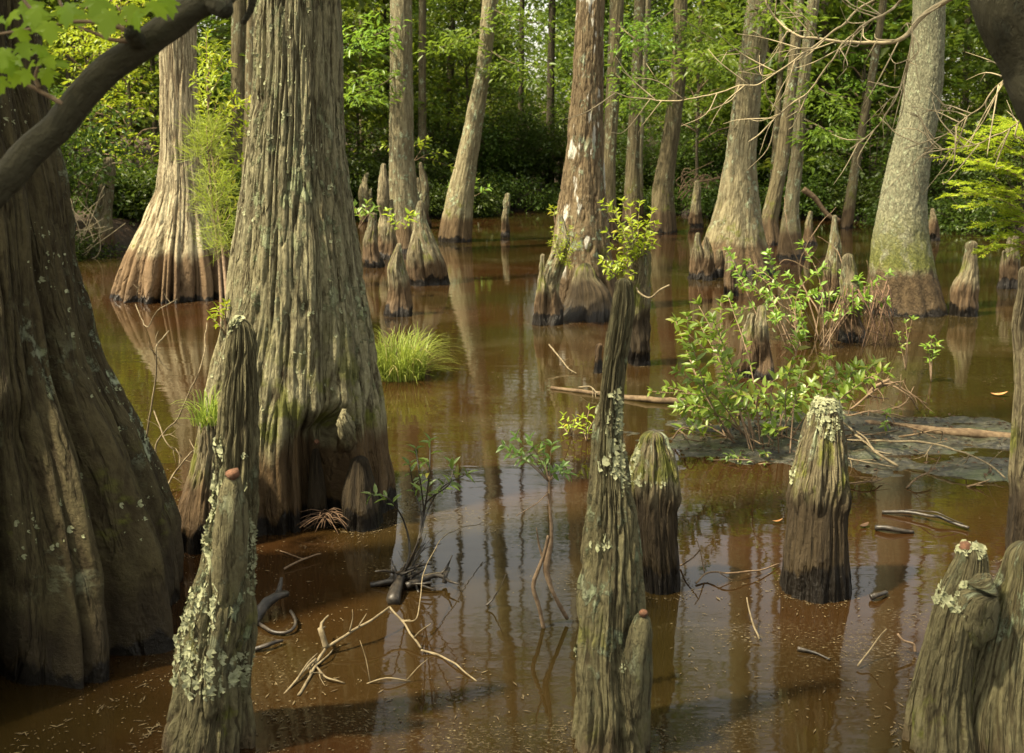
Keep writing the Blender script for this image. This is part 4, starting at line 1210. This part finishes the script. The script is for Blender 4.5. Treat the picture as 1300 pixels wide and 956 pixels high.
# feathery cypress boughs, right
Dr = 9.2
e, st, lf = plant('cypress_sapling', 'feathery lime green cypress boughs spreading in flat layers at the right edge', 'sapling', wat(1335, 455))
tube(st, [wat(1335, 458), at(1328, 330, Dr), at(1322, 240, Dr), at(1318, 140, Dr), at(1316, 60, Dr)], [.03, .026, .02, .013, .005], 7, 6)
for x0, y0, x1, y1 in [(1320, 235, 1198, 198), (1320, 240, 1210, 172), (1320, 215, 1222, 165), (1322, 260, 1196, 248), (1322, 255, 1205, 232), (1322, 275, 1215, 262), (1322, 200, 1255, 160), (1322, 290, 1240, 285), (1318, 190, 1270, 150),
                       (1324, 320, 1240, 318), (1324, 310, 1262, 300), (1320, 225, 1230, 215), (1320, 245, 1240, 205), (1320, 180, 1285, 160), (1322, 270, 1262, 240), (1322, 300, 1275, 270), (1322, 285, 1225, 240), (1320, 205, 1208, 185)]:
    dz = rng.normal(0, .35)
    a = at(x0, y0, Dr); b = at(x1, y1, Dr + dz)
    mid = (a + b) / 2 + np.array([0, 0, .05])
    pts = [a, mid, b]
    tube(st, pts, [.009, .006, .0025], 5, 5)
    PP, _ = smooth_path(pts, [1, 1, 1], 8)
    for s in np.linspace(.25, 1, 15):
        i = min(int(s * (len(PP) - 1)), len(PP) - 2)
        p = PP[i]; T = unit(PP[i + 1] - PP[i])
        for sg in (-1, 1):
            side = unit(np.cross(T, [0, 0, 1])) * sg
            ln = .24 * (1.1 - .6 * s) * rng.uniform(.5, 1.2)
            q = p + (side * .85 + T * .55 + np.array([0, 0, rng.normal(-.05, .2)])) * ln
            n = int(36 * ln / .2)
            tt = np.linspace(.1, 1, n)[:, None]
            base = p + (q - p) * tt
            u = unit(q - p); s2 = unit(np.cross(u, [0, 0, 1]))
            sgn = np.where(np.arange(n) % 2, 1, -1)[:, None]
            leaves(lf, base, s2 * sgn + u * .5 + rng.normal(0, .3, (n, 3)), np.array([rng.normal(0, .2), rng.normal(0, .2), 1]), .030 * rng.uniform(.6, 1.2, n), .010, droop=.1)
seal(e, st, lf, 'twig', 'leaf_lime', 'stem', 'needles')


def lime_tree(label, D, px, base_py, seed, h, sp, nb, z0, mat='leaf_lime', L=.11, rad=.42):
    e = empty('sapling', wat(px, base_py) if base_py else at(px, 300, D), label, 'sapling')
    cm = crown_understory(seed, h, z0, sp, nb, L, L * .5, 30, [M['twig'], M[mat]], rad)
    put('leaves', cm, e)
    mb = MB(); tube(mb, [(0, 0, -.4), (.05, 0, h * .5), (0, 0, h)], [.05, .035, .008], 7, 5, wob=.08)
    put('stem', mb.mesh('stem', M['thin_dark']), e)
    e.location.z = float(ground_z(np.array([e.location.x]), np.array([e.location.y]))[0])
    return e


lime_tree('sunlit yellow green layered sapling behind the left edge trunk and the pale stub', 19, 172, 300, 301, 4.6, 1.15, 34, .3)
lime_tree('small yellow green sapling between the leaf bank and the bell shaped cypress', 20, 122, 292, 302, 4.2, .9, 22, 1.5)
lime_tree('bright green sapling under the canopy left of the ringed brown cypress', 26, 455, 268, 303, 4.5, 1.2, 26, 1.0, 'leaf_cyp')
lime_tree('light green sapling reaching across the gap right of the white patched cypress', 25, 880, 275, 304, 5.0, 1.4, 26, 2.3, 'leaf_cyp')
lime_tree('yellow green sapling in the gap left of the big grey lichen trunk', 25, 1085, 275, 305, 4.6, 1.0, 22, .8, 'leaf_cyp')

# grass
def tuft(label, px, py, n, rad, hgt, lean=(0, 0), D=None):
    c = wat(px, py) if D is None else at(px, py, D)
    mb = MB()
    for k in range(n):
        a = rng.uniform(0, 6.28); q = rad * .6 * math.sqrt(rng.uniform(0, 1))
        b = c + np.array([math.cos(a) * q, math.sin(a) * q, -.01])
        hh = hgt * rng.uniform(.3, 1.2); out = rad * rng.uniform(.1, 1.3)
        a2 = a + rng.normal(0, .9)
        dv = np.array([math.cos(a2) * out + lean[0], math.sin(a2) * out + lean[1], 0])
        t = np.linspace(0, 1, 7)[:, None]
        P = b + dv * t ** 1.7 + np.array([0, 0, 1]) * hh * (1.55 * t - (.55 + .5 * out / rad * .6) * t ** 2.4)
        s = unit(np.cross(dv + np.array([0, 0, .01]), [0, 0, 1]))
        w = .0034 * (1 - t ** 2) + .0006
        V = np.stack([P - s * w, P + s * w], 1).reshape(-1, 3)
        i = np.arange(6)[:, None] * 2
        mb.add(V, [i + np.array([[0, 1, 3, 2]])])
    e = empty('grass_tuft', c, label, 'grass tuft')
    mb.build('blades', M['grass'], e)


tuft('bright yellow green grass clump in the water right of the broad shaggy cypress', 507, 478, 620, .36, .40)
tuft('thin grass tuft sprouting from the crumbling root stump', 262, 535, 70, .12, .16, D=5.0)

# ------------------------------------------------------------------ deadwood
def sticks(name, label, cat, lines, mat, D=None, group=None, seg=6, wob=.02, knob=.2, twigs=0, mats=None, base=None):
    """lines: list of (points, r0, r1); a point is (px, py[, height above water])"""
    mb = MB()
    first = None
    for pts, r0, r1 in lines:
        P = []
        for p in pts:
            if D is not None: P.append(at(p[0], p[1], D + (p[2] if len(p) > 2 else 0)))
            else: P.append(wat(p[0], p[1], p[2] if len(p) > 2 else .01))
        if first is None: first = P[0]
        Q = tube(mb, P, np.linspace(r0, r1, len(P)), seg, 6, wob=wob, knob=knob)
        for k in range(twigs):
            i = rng.integers(1, len(Q) - 1)
            d = unit(unit(Q[min(i + 1, len(Q) - 1)] - Q[i - 1]) * .6 + rng.normal(0, .6, 3)) * rng.uniform(.05, .16)
            tube(mb, [Q[i], Q[i] + d * .5 + rng.normal(0, .008, 3), Q[i] + d], [r1 * .8, r1 * .6, r1 * .35], 4, 2)
    o = mb.build(name, M[mat], origin=tuple(float(v) for v in first))
    tag(o, label, cat, group)
    return o


sticks('dead_branch', 'pale forked dead branch with lichen strands at the bottom, left of the tallest post', 'branch',
       [([(378, 884, .0), (398, 850, .01), (412, 822, .03)], .0055, .006), ([(360, 880, .0), (385, 852, .02), (402, 836, .03)], .004, .006), ([(412, 822, .03), (438, 806, .06), (470, 790, .08), (496, 770, .10)], .006, .0045), ([(412, 822, .03), (408, 806, .08), (406, 798, .10)], .012, .011),
        ([(496, 770, .10), (512, 790, .06), (534, 822, .02)], .0045, .0045), ([(534, 824, .02), (556, 830, .01), (580, 845, .01), (606, 866, .0)], .0045, .003), ([(402, 845, .02), (415, 862, .01), (436, 868, .0)], .004, .003), ([(464, 868, .0), (490, 862, .02), (520, 866, .0)], .003, .003),
        ([(512, 790, .06), (528, 785, .09), (534, 750, .15), (540, 722, .18), (556, 690, .2), (580, 672, .18), (612, 664, .1)], .003, .002)], 'pale_twig', twigs=2)
sticks('stick_cluster', 'sodden black stump with radiating twigs at the sapling foot', 'driftwood',
       [([(470, 742), (505, 738, .02), (545, 735, .02)], .012, .016), ([(498, 765), (508, 735, .05), (512, 722, .07)], .03, .012), ([(515, 745, .02), (545, 732, .04), (566, 735, .03)], .018, .010), ([(505, 740, .03), (500, 720, .1)], .018, .008), ([(520, 738, .03), (528, 705, .12), (540, 690, .16)], .005, .003), ([(512, 735, .03), (535, 700, .14), (560, 690, .13)], .004, .002)], 'black_wood', twigs=5, knob=.4)
sticks('driftwood', 'curved rotten black wood piece with a hollow, right of the tall lichen knee', 'driftwood',
       [([(318, 792), (332, 770, .05), (350, 758, .07), (364, 754, .06)], .028, .014), ([(326, 788), (345, 802, .01), (366, 800, .02), (376, 788, .03), (368, 775, .03)], .008, .006), ([(352, 756, .06), (355, 745, .09), (357, 734, .12)], .014, .006)], 'black_wood', seg=9, knob=.4)
sticks('driftwood', 'short grey splinter floating below the hollow black wood piece', 'driftwood', [([(322, 824), (340, 818, .02), (357, 812, .02)], .012, .006)], 'black_wood', knob=.4)
sticks('stick', 'little upright black stub in the water beside the sodden stump', 'stick', [([(563, 742), (565, 730, .05), (569, 722, .06)], .012, .008)], 'black_wood')
sticks('stick', 'short leaning twig poking from the water left of the crooked sapling', 'stick', [([(616, 770), (625, 762, .03), (633, 752, .07)], .005, .003)], 'black_wood', twigs=2)
sticks('stick', 'thin forked stick lying before the broad shaggy cypress', 'stick', [([(360, 722), (385, 710, .02), (408, 703, .02)], .005, .003), ([(356, 698), (372, 706, .01), (384, 710, .02)], .003, .003)], 'twig')
sticks('stick', 'bent twig arch in the water left of the scalloped cone knee', 'stick', [([(884, 740), (898, 726, .03), (925, 728, .04), (960, 724, .03), (990, 716)], .005, .003), ([(912, 727, .04), (930, 738, .0)], .003, .002), ([(866, 718, .01), (876, 712, .06), (888, 698, .12)], .004, .003), ([(894, 726, .03), (889, 705, .1), (884, 684, .16)], .0035, .002)], 'twig')
sticks('stick', 'pale straight stick standing in the water right of the blunt knee', 'stick', [([(962, 812), (954, 785, .06), (948, 758, .12)], .004, .003)], 'pale_twig')
sticks('driftwood', 'long curved black driftwood with pale edge right of the scalloped cone knee', 'driftwood', [([(1120, 650), (1150, 651, .02), (1185, 656, .03), (1210, 664, .02), (1228, 672)], .010, .008), ([(1150, 647, .02), (1190, 652, .06), (1222, 666, .02)], .004, .003)], 'black_wood', knob=.35)
sticks('driftwood', 'short black bar of driftwood below the long curved one', 'driftwood', [([(1112, 671), (1135, 672, .02), (1160, 675)], .016, .010)], 'black_wood', knob=.35)
sticks('fallen_log', 'long brown log lying along the back of the mud patch', 'log', [([(1040, 534, .0), (1120, 540, .02), (1200, 548, .03), (1290, 556, .02)], .024, .034)], 'log', seg=12, knob=.25)
sticks('fallen_log', 'half sunk grey log left of the mud patch, behind the tallest post', 'log', [([(700, 492), (760, 500, .01), (830, 508, .02), (870, 510)], .012, .03)], 'log', seg=9, knob=.25)
sticks('stick', 'long arched pale twig across the mud patch', 'stick', [([(1085, 560, .05), (1130, 560, .08), (1180, 563, .10), (1220, 574, .10), (1255, 590, .06), (1276, 606, .03)], .008, .005), ([(1185, 564, .1), (1172, 580, .04)], .004, .003), ([(1232, 578, .1), (1226, 588, .03)], .004, .003)], 'pale_twig', twigs=3)
sticks('stick', 'stout brown stick leaning down from the leafy shrub onto the mud', 'stick', [([(1062, 528, .12), (1080, 545, .12), (1105, 568, .1), (1140, 592, .02)], .006, .010), ([(1066, 578, .05), (1090, 585, .05), (1138, 594, .02)], .006, .004)], 'pale_twig', twigs=4)
sticks('stick_pile', 'tangle of bare reddish twigs at the right end of the leafy shrub', 'twigs', [([(1080, 520, .05), (1120, 490, .2), (1150, 500, .16), (1165, 520, .03)], .008, .004), ([(1090, 475, .2), (1130, 485, .22), (1155, 500, .15), (1177, 512, .08)], .007, .004), ([(1070, 530, .03), (1110, 522, .08), (1150, 530, .02)], .008, .005), ([(1100, 505, .1), (1112, 490, .2), (1130, 482, .25)], .016, .01), ([(1130, 520, .05), (1148, 512, .1), (1160, 490, .18)], .005, .003)], 'red_twig', twigs=8)
sticks('stick_pile', 'low heap of dead brown twigs under the leafy shrub', 'twigs', [([(850 + i * 22 + rng.normal(0, 10), 548 + rng.normal(0, 8), .02), (870 + i * 22 + rng.normal(0, 20), 550 + rng.normal(0, 8), .1), (905 + i * 22 + rng.normal(0, 20), 556 + rng.normal(0, 8), .03)], .007, .003) for i in range(14)], 'log', twigs=4)
sticks('stick', 'small dark twig rising from the middle of the mud patch', 'twig', [([(1150, 620, .0), (1165, 605, .05), (1185, 597, .06)], .006, .004)], 'log', twigs=5)
sticks('stick', 'stubby dark twig near the right end of the mud patch', 'twig', [([(1228, 618, .0), (1250, 612, .03)], .008, .006)], 'log', twigs=4)
sticks('stick', 'thin twig lying at the front rim of the mud patch beside the cone knee', 'twig', [([(1055, 615, 0), (1100, 612, .03), (1120, 608, .02)], .006, .004)], 'log', twigs=5)
sticks('stick', 'grey stick floating right of the scalloped cone knee base', 'stick', [([(1014, 824), (1035, 829, .01), (1052, 836)], .009, .004)], 'black_wood', knob=.4)
sticks('stick', 'pale straw leaning out of the water before the bottom right knees', 'stick', [([(1088, 846), (1108, 820, .06), (1126, 800, .12)], .004, .003)], 'pale_twig')
sticks('stick', 'curled dark twig at the left foot of the red budded knee', 'stick', [([(1160, 828), (1158, 818, .04), (1146, 812, .06), (1139, 804, .08)], .006, .004)], 'twig')
sticks('stick', 'small black lump of wood between the cone knee and the red budded knee', 'driftwood', [([(1106, 760), (1114, 756, .02), (1124, 752, .01)], .014, .008)], 'black_wood', knob=.5)
sticks('stick', 'slanting twig in the water between the white patched cypress and the tall post', 'stick', [([(697, 438, .15), (712, 455, .08), (722, 468, .03), (732, 474)], .007, .004), ([(735, 492, .03), (748, 491, .06), (760, 500, .04)], .006, .005)], 'pale_twig', twigs=3)
sticks('stick', 'thin dead twigs rising from the water left of the crumbling root stump', 'twigs', [([(182, 585, 0), (190, 530, .3), (197, 480, .55), (198, 440, .75), (214, 420, .8)], .007, .004), ([(197, 590, 0), (200, 560, .15), (225, 530, .35), (240, 500, .5), (258, 455, .7), (262, 410, .85)], .006, .003), ([(205, 630, 0), (222, 600, .1), (236, 580, .2), (250, 570, .2)], .006, .004), ([(195, 520, .35), (210, 560, .2), (230, 580, .1)], .004, .003)], 'pale_twig', twigs=4)
sticks('stick', 'fine arched twigs dipping in the water before the bell shaped cypress', 'twigs', [([(172, 386, .0), (186, 415, .02), (200, 395, .3), (225, 380, .4)], .006, .004), ([(172, 380, 0), (177, 362, .25)], .006, .004)], 'pale_twig', twigs=2)
sticks('dead_branch', 'white dead branches hanging against the leaning grey stub', 'branch',
       [([(80, 218), (98, 226), (112, 238), (122, 226), (140, 208), (158, 206)], .016, .008), ([(98, 226), (106, 250), (118, 278), (126, 290)], .014, .006), ([(86, 276), (100, 250), (116, 232), (124, 218)], .010, .008), ([(84, 262), (97, 248), (100, 230)], .008, .005), ([(112, 238), (108, 262), (98, 272)], .008, .004), ([(90, 205), (97, 222), (118, 214)], .009, .005), ([(82, 244), (95, 262), (92, 275)], .007, .004)], 'pale_twig', D=dist(322), twigs=5, wob=.08)
sticks('root_wad', 'tangled dead twigs on the bank behind the left edge trunk', 'twigs', [([(78 + rng.uniform(0, 40), 330 + rng.normal(0, 6)), (100 + rng.normal(0, 20), 300 + rng.normal(0, 14)), (110 + rng.normal(0, 30), 270 + rng.normal(0, 20))], .012, .006) for i in range(16)], 'grey_twig', D=dist(328), twigs=2)
sticks('root_wad', 'snarl of dead twigs and roots right of the bending dark cypress', 'twigs', [([(860 + rng.uniform(0, 40), 240 + rng.normal(0, 8)), (880 + rng.normal(0, 15), 225 + rng.normal(0, 8)), (900 + rng.normal(0, 15), 232 + rng.normal(0, 10))], .018, .008) for i in range(12)], 'log', D=dist(278), twigs=2)
sticks('fallen_log', 'mossy fallen trunk slanting between the rusty trunk and the grey lichen trunk', 'log', [([(1020, 240), (1035, 252), (1050, 272), (1066, 280)], .06, .04)], 'log', D=dist(300), seg=10, knob=.2)
sticks('fallen_log', 'brown log lying on the far right bank under the lime boughs', 'log', [([(1180, 222), (1215, 226), (1250, 232)], .1, .08)], 'log', D=dist(262), seg=10, knob=.2)


def dead_leaf(label, px, py, L, W, ang, mat='leaf_litter'):
    mb = MB()
    c = wat(px, py, .006)
    n = 7
    t = np.linspace(0, 1, n)
    w = W * np.sin(math.pi * np.clip(t * .96 + .02, 0, 1)) ** .8
    u = np.array([math.cos(ang), math.sin(ang), 0]); s = np.array([-u[1], u[0], 0])
    ctr = c + u * ((t - .5) * L)[:, None] + np.array([0, 0, 1]) * (.02 * (t - .4) ** 2 * 4 * L / .1)[:, None]
    V = np.stack([ctr + s * (w / 2)[:, None] + np.array([0, 0, .25]) * w[:, None], ctr, ctr - s * (w / 2)[:, None] + np.array([0, 0, .18]) * w[:, None]], 1)
    V2 = V - np.array([0, 0, .0012])
    A = np.concatenate([V.reshape(-1, 3), V2.reshape(-1, 3)])
    fs = []
    for i in range(n - 1):
        for j in range(2):
            a, b, c_, d = i * 3 + j, i * 3 + j + 1, (i + 1) * 3 + j + 1, (i + 1) * 3 + j
            fs += [[a, b, c_, d], [a + 3 * n, d + 3 * n, c_ + 3 * n, b + 3 * n]]
    mb.add(A, [np.array(fs)])
    tag(mb.build('floating_leaf', M[mat], origin=tuple(float(v) for v in c)), label, 'leaf')


dead_leaf('orange dead leaf afloat left of the scalloped cone knee', 987, 662, .055, .016, .1)
dead_leaf('pale leaf with a pink end afloat near the right edge', 1268, 502, .12, .05, -.3, 'leaf_litter')
dead_leaf('upturned brown leaf afloat right of the scalloped cone knee', 1097, 668, .06, .03, .5, 'leaf_brown')

# ------------------------------------------------------------------ the two trees beside the camera
def maple_leaf(mb, c, d, n, S):
    pol = [(-90, .30), (-70, .42), (-38, .62), (-30, .40), (-8, .50), (8, .95), (22, .80), (30, .55), (48, .62), (62, .95), (75, .88), (90, 1.2), (105, .88), (118, .95), (132, .62), (150, .55), (158, .80), (172, .95), (188, .50), (210, .40), (218, .62), (250, .42)]
    d = unit(d); s = unit(np.cross(d, n)); n = np.cross(s, d)
    o = c + d * S * .3
    V = [o]
    for a, r in pol:
        a = math.radians(a); x_, y_ = math.cos(a) * r * S * .5, math.sin(a) * r * S * .5
        V.append(o + s * x_ + d * y_ - n * (x_ * x_ * 1.6 + y_ * y_ * .9) / S * .5 + n * .02 * S * math.cos(6 * a))
    k = len(pol)
    mb.add(V, [[[0, 1 + i, 1 + (i + 1) % k]] for i in range(k)])


e = empty('maple_tree', (-3.3, 1.2, .35), 'leaning maple with a bare grey branch crossing the top left corner and bright lobed leaves', 'tree')
mb = MB()
tube(mb, [(-3.3, 1.2, .0), (-3.2, 1.25, 1.0), (-3.4, 1.4, 2.6), (-3.8, 1.3, 5.0), (-3.6, .6, 8.0)], [.17, .14, .12, .09, .03], 14, 8, wob=.1, knob=.06)
mb.build('trunk', M['limb'], e)
mb = MB()
bp = [(-3.25, 1.3, 1.0), at(-420, 540, 1.75), at(-160, 368, 1.95)] + [at(px, py, d) for px, py, d in ((-40, 272, 2.02), (0, 236, 2.03), (60, 168, 2.05), (120, 106, 2.07), (165, 68, 2.08), (210, 36, 2.1), (250, 10, 2.12), (284, -6, 2.14), (300, -40, 2.2))]
tube(mb, bp, [.05, .04, .034, .032, .030, .028, .027, .026, .026, .026, .024, .02], 20, 10, wob=.02, knob=.14)
tube(mb, [at(268, -2, 2.12), at(282, 8, 2.1), at(288, 16, 2.09)], [.024, .020, .014], 10, 4, knob=.2)
tube(mb, [at(322, -12, 2.2), at(318, 12, 2.2), at(308, 30, 2.2)], [.009, .007, .005], 8, 5, knob=.2)
for px, py in ((168, 42),):
    tube(mb, [at(px + 6, py + 10, 2.05), at(px, py, 2.02), at(px - 3, py - 4, 2.0)], [.016, .014, .008], 9, 4, knob=.3)
mb.build('branch', M['limb'], e)
mb = MB()
for pts in ([(168, 44), (150, 34), (120, 28), (90, 28), (50, 35), (0, 43), (-20, 46)], [(165, 52), (140, 50), (120, 42), (100, 34)], [(80, 132), (55, 118), (30, 104), (8, 90), (-10, 76)], [(60, 34), (45, 18), (30, 0), (20, -15)], [(90, 28), (80, 12), (72, -10)], [(50, 112), (45, 98), (50, 80)]):
    tube(mb, [at(px, py, 2.04) for px, py in pts], np.linspace(.005, .002, len(pts)), 5, 5)
mb.build('twigs', M['twig'], e)
mb = MB()
for px, py, a, S in [(8, 56, -100, 0.068), (18, 78, -80, 0.065), (42, 55, -40, 0.054), (42, 74, -110, 0.043), (56, 82, -75, 0.061), (66, 76, -20, 0.050), (10, 20, -160, 0.079), (38, 12, -60, 0.072), (62, 22, -80, 0.065), (-8, 78, -120, 0.072), (140, 6, -95, 0.079), (160, 2, -60, 0.072), (186, -2, -40, 0.072), (90, -2, -100, 0.072), (30, -6, -70, 0.079), (-6, 40, -170, 0.065), (125, -12, -90, 0.079), (205, -10, -60, 0.072), (20, 32, -50, 0.058), (78, 4, -70, 0.065), (28, 66, -130, .06), (0, 92, -90, .06), (24, 50, -60, .055), (52, 66, -45, .055), (100, 8, -85, .06), (48, 2, -95, .06), (22, 8, -120, .06), (170, 12, -80, .055), (4, 70, -60, .06), (34, 84, -85, .05)]:
    d = RT * math.cos(math.radians(a)) + UP * math.sin(math.radians(a)) - FW * .25
    nn = -FW * .7 + np.array([rng.normal(0, .5), rng.normal(0, .2), .8 + rng.normal(0, .4)])
    maple_leaf(mb, at(px, py, 2.0 + rng.normal(0, .05)), d, nn, S * .85)
mb.build('leaves', M['leaf_maple'], e)
# its unseen crown, enlarged over the camera to darken the foreground
mb = MB()
cents = []
for k in range(84):
    t = np.array([rng.uniform(-7.4, .6), rng.uniform(-3.0, 3.0), rng.uniform(5.2, 8.6)])
    if t[2] < 5.2 + .25 * (t[0] + 4) ** 2 * .15: continue
    b = np.array([-3.8, 1.0, min(t[2] - .5, 7.5)])
    tube(mb, [b, (b + t) / 2 + np.array([0, 0, .2]), t], [.025, .016, .006], 5, 3, 0)
    for s in (.6, .85, 1.05): cents.append(b + (t - b) * s)
spray_cloud(mb, cents, 30, .5, .12, .11, .22, 1, 9)
mb.build('crown', [M['limb'], M['leaf_maple']], e)

e = empty('overhanging_tree', (2.3, 2.55, .3), 'dark leaning tree whose limb cuts the top right corner, hung with bare tangled branches', 'tree')
mb = MB()
tube(mb, [(2.45, 2.55, .1), (2.12, 2.55, .85), (1.70, 2.52, 1.5), at(1392, 195, 2.5), at(1325, 55, 2.5), at(1283, -40, 2.5), (1.02, 2.5, 2.85), (.93, 2.5, 3.6), (.95, 2.6, 4.6)], [.16, .14, .125, .113, .10, .092, .08, .065, .045], 24, 8, wob=.03, knob=.10)
mb.build('trunk', M['limb'], e)
mb = MB()
Br = [
    [(1290, -70, 2.6), (1270, -50, 3.8), (1232, -14, 5.6), (1195, 2, 6), (1165, 28, 6.1), (1140, 50, 6.1), (1110, 54, 6.2), (1075, 53, 6.2), (1040, 51, 6.2), (1010, 43, 6.2), (988, 26, 6.3), (972, 0, 6.3), (966, -20, 6.3)],
    [(1270, -50, 3.8), (1180, -30, 5.5), (1146, 0, 5.9), (1132, 13, 5.9), (1102, 28, 5.9), (1079, 46, 6), (1064, 68, 6), (1033, 107, 6.1), (1008, 129, 6.1), (970, 164, 6.2), (950, 178, 6.2)],
    [(1180, -30, 5.5), (1106, 0, 6.0), (1066, 33, 6), (1044, 51, 6), (1018, 71, 6), (968, 103, 6.1), (940, 110, 6.1), (894, 122, 6.2), (863, 128, 6.2), (825, 126, 6.3), (792, 121, 6.3), (773, 117, 6.3)],
    [(1195, 2, 6), (1165, 26, 6), (1159, 43, 6), (1151, 84, 6), (1135, 127, 6), (1110, 165, 6.1), (1080, 189, 6.1)],
    [(1310, 40, 2.5), (1318, 60, 4.0), (1292, 88, 5.4), (1267, 109, 5.6), (1244, 137, 5.8), (1219, 157, 5.9), (1193, 173, 6), (1148, 189, 6.1)],
    [(1310, 40, 2.5), (1330, 110, 4.0), (1300, 150, 5.4), (1255, 178, 5.8), (1225, 186, 5.9), (1195, 188, 6), (1172, 188, 6.1)],
]
R0 = [(.05, .005), (.022, .004), (.016, .003), (.012, .003), (.014, .003), (.011, .003)]
for pts, (a, b) in zip(Br, R0):
    Q = tube(mb, [at(*p) for p in pts], b + (a * .42 - b) * np.linspace(1, 0, len(pts)) ** 1.6, 6, 5, wob=.03)
    for k in range(15):
        i = rng.integers(len(Q) // 3, len(Q) - 2)
        T = unit(Q[i + 1] - Q[i - 1])
        sgn = 1 if k % 2 else -1
        d = unit(T * .75 + UP * sgn * rng.uniform(.3, 1.0) + FW * rng.normal(0, .35)) * rng.uniform(.12, .42)
        mid = Q[i] + d * .55 + rng.normal(0, .025, 3)
        tube(mb, [Q[i], mid, Q[i] + d + rng.normal(0, .04, 3)], [.0042, .003, .0013], 4, 4)
        if k % 2:
            d2 = unit(d + rng.normal(0, .2, 3)) * rng.uniform(.05, .16)
            tube(mb, [mid, mid + d2], [.0026, .0012], 4, 3)
mb.build('bare_branches', M['grey_twig'], e)
put('crown', CYP[1], e, (-1.0, .0, 5.0), 1.0, .8)

# dead leaves and scraps on the mud
mb = MB()
n = 2600
x = rng.uniform(.3, 5.6, n); y = rng.uniform(6.0, 8.2, n); z = mud_z(x, y)
ok = z > .004
x, y, z = x[ok], y[ok], z[ok]
a = rng.uniform(0, 6.28, len(x)); q = len(x)
leaves(mb, np.stack([x, y, z + .006], -1), np.stack([np.cos(a), np.sin(a), rng.normal(0, .2, q)], -1), np.stack([rng.normal(0, .4, q), rng.normal(0, .4, q), np.ones(q)], -1), rng.uniform(.015, .06, q), rng.uniform(.004, .022, q), droop=.1)
tag(mb.build('mud_litter', M['leaf_brown'], smooth=False), 'brown leaf scraps littering the wet mud patch', 'litter', kind='stuff')

# needles, bits of leaf and bark afloat
FEET = [(o.location.x, o.location.y, r_) for o in COL.objects if o.get('category') in ('tree', 'cypress knee') and 2.8 < o.location.y < 16 and o.get('group')
        for r_ in [max(.05, max(abs(v[0]) for c_ in o.children if c_.name.startswith(('trunk', 'bark')) for v in [c_.bound_box[0], c_.bound_box[6]]))] if r_ < 1.2]
mb = MB()
n = 26000
x = rng.uniform(-4.5, 5.5, n); y = 3.1 + 13 * rng.uniform(0, 1, n) ** 1.7
m = fbm(np.stack([x * .9, y * .7, x * 0], -1), 4) + .12 * fbm(np.stack([x * 6, y * 6, x * 0], -1), 2)
ok = (m > .625) & (np.abs(x) < .52 * y + .5)
x, y = x[ok], y[ok]
for fx, fy, fr in FEET:
    k_ = int(260 * fr / .3)
    a_ = rng.uniform(0, 6.28, k_); q_ = fr * (1.02 + rng.exponential(.10, k_))
    x = np.concatenate([x, fx + np.cos(a_) * q_]); y = np.concatenate([y, fy + np.sin(a_) * q_])
a = rng.uniform(0, 6.28, len(x)); ln = rng.choice([.006, .010, .016, .035], len(x), p=[.45, .3, .17, .08])
leaves(mb, np.stack([x, y, x * 0 + .003], -1), np.stack([np.cos(a), np.sin(a), x * 0 + .04], -1), np.stack([rng.normal(0, .1, len(x)), rng.normal(0, .1, len(x)), np.ones(len(x))], -1), ln, np.minimum(ln * .6, .006), droop=0, fold=.1)
tag(mb.build('floating_debris', M['debris'], smooth=False), 'fine needles and leaf bits floating in drifts on the brown water', 'debris', kind='stuff')

# ------------------------------------------------------------------ light, sky, camera
SUN_AZ, SUN_EL = math.radians(246), math.radians(58)
sd = Vector((math.sin(SUN_AZ) * math.cos(SUN_EL), math.cos(SUN_AZ) * math.cos(SUN_EL), math.sin(SUN_EL)))
L = bpy.data.lights.new('sun', 'SUN')
L.energy = 4.4; L.angle = math.radians(3.0); L.color = (1.0, .93, .79)
lo = bpy.data.objects.new('sun', L); COL.objects.link(lo)
lo.rotation_euler = (-sd).to_track_quat('-Z', 'Y').to_euler()

W = bpy.data.worlds.new('World'); SC.world = W
W.use_nodes = True
nt = W.node_tree
bg = nt.nodes['Background']
sky = nt.nodes.new('ShaderNodeTexSky')
sky.sky_type = 'NISHITA'; sky.sun_disc = False
sky.sun_elevation = SUN_EL; sky.sun_rotation = SUN_AZ
sky.dust_density = 3.0; sky.air_density = 1.0
hs = nt.nodes.new('ShaderNodeHueSaturation'); hs.inputs['Saturation'].default_value = .35
nt.links.new(sky.outputs[0], hs.inputs['Color']); nt.links.new(hs.outputs[0], bg.inputs[0])
bg.inputs[1].default_value = 0.14

cam = bpy.data.cameras.new('camera')
co = bpy.data.objects.new('camera', cam); COL.objects.link(co)
co.location = (0, 0, H)
co.rotation_euler = (math.pi / 2 - PITCH, 0, 0)
cam.sensor_width = 36.0; cam.lens = F / 1300 * 36
cam.shift_y = -(478 - CY) / 1300
cam.clip_start = .05; cam.clip_end = 2000
cam.dof.use_dof = True; cam.dof.focus_distance = 5.0; cam.dof.aperture_fstop = 6.3
SC.camera = co

SC.render.engine = 'CYCLES'
SC.cycles.use_denoising = True
SC.cycles.denoiser = 'OPENIMAGEDENOISE'
SC.cycles.max_bounces = 7; SC.cycles.diffuse_bounces = 4; SC.cycles.glossy_bounces = 3; SC.cycles.transmission_bounces = 4
SC.cycles.sample_clamp_indirect = 6
SC.view_settings.view_transform = 'Standard'
SC.view_settings.look = 'None'
SC.view_settings.exposure = 1.42
SC.view_settings.use_white_balance = True
SC.view_settings.white_balance_temperature = 7900
SC.view_settings.white_balance_tint = 6
SC.view_settings.gamma = 1.0
SC.view_settings.use_curve_mapping = False
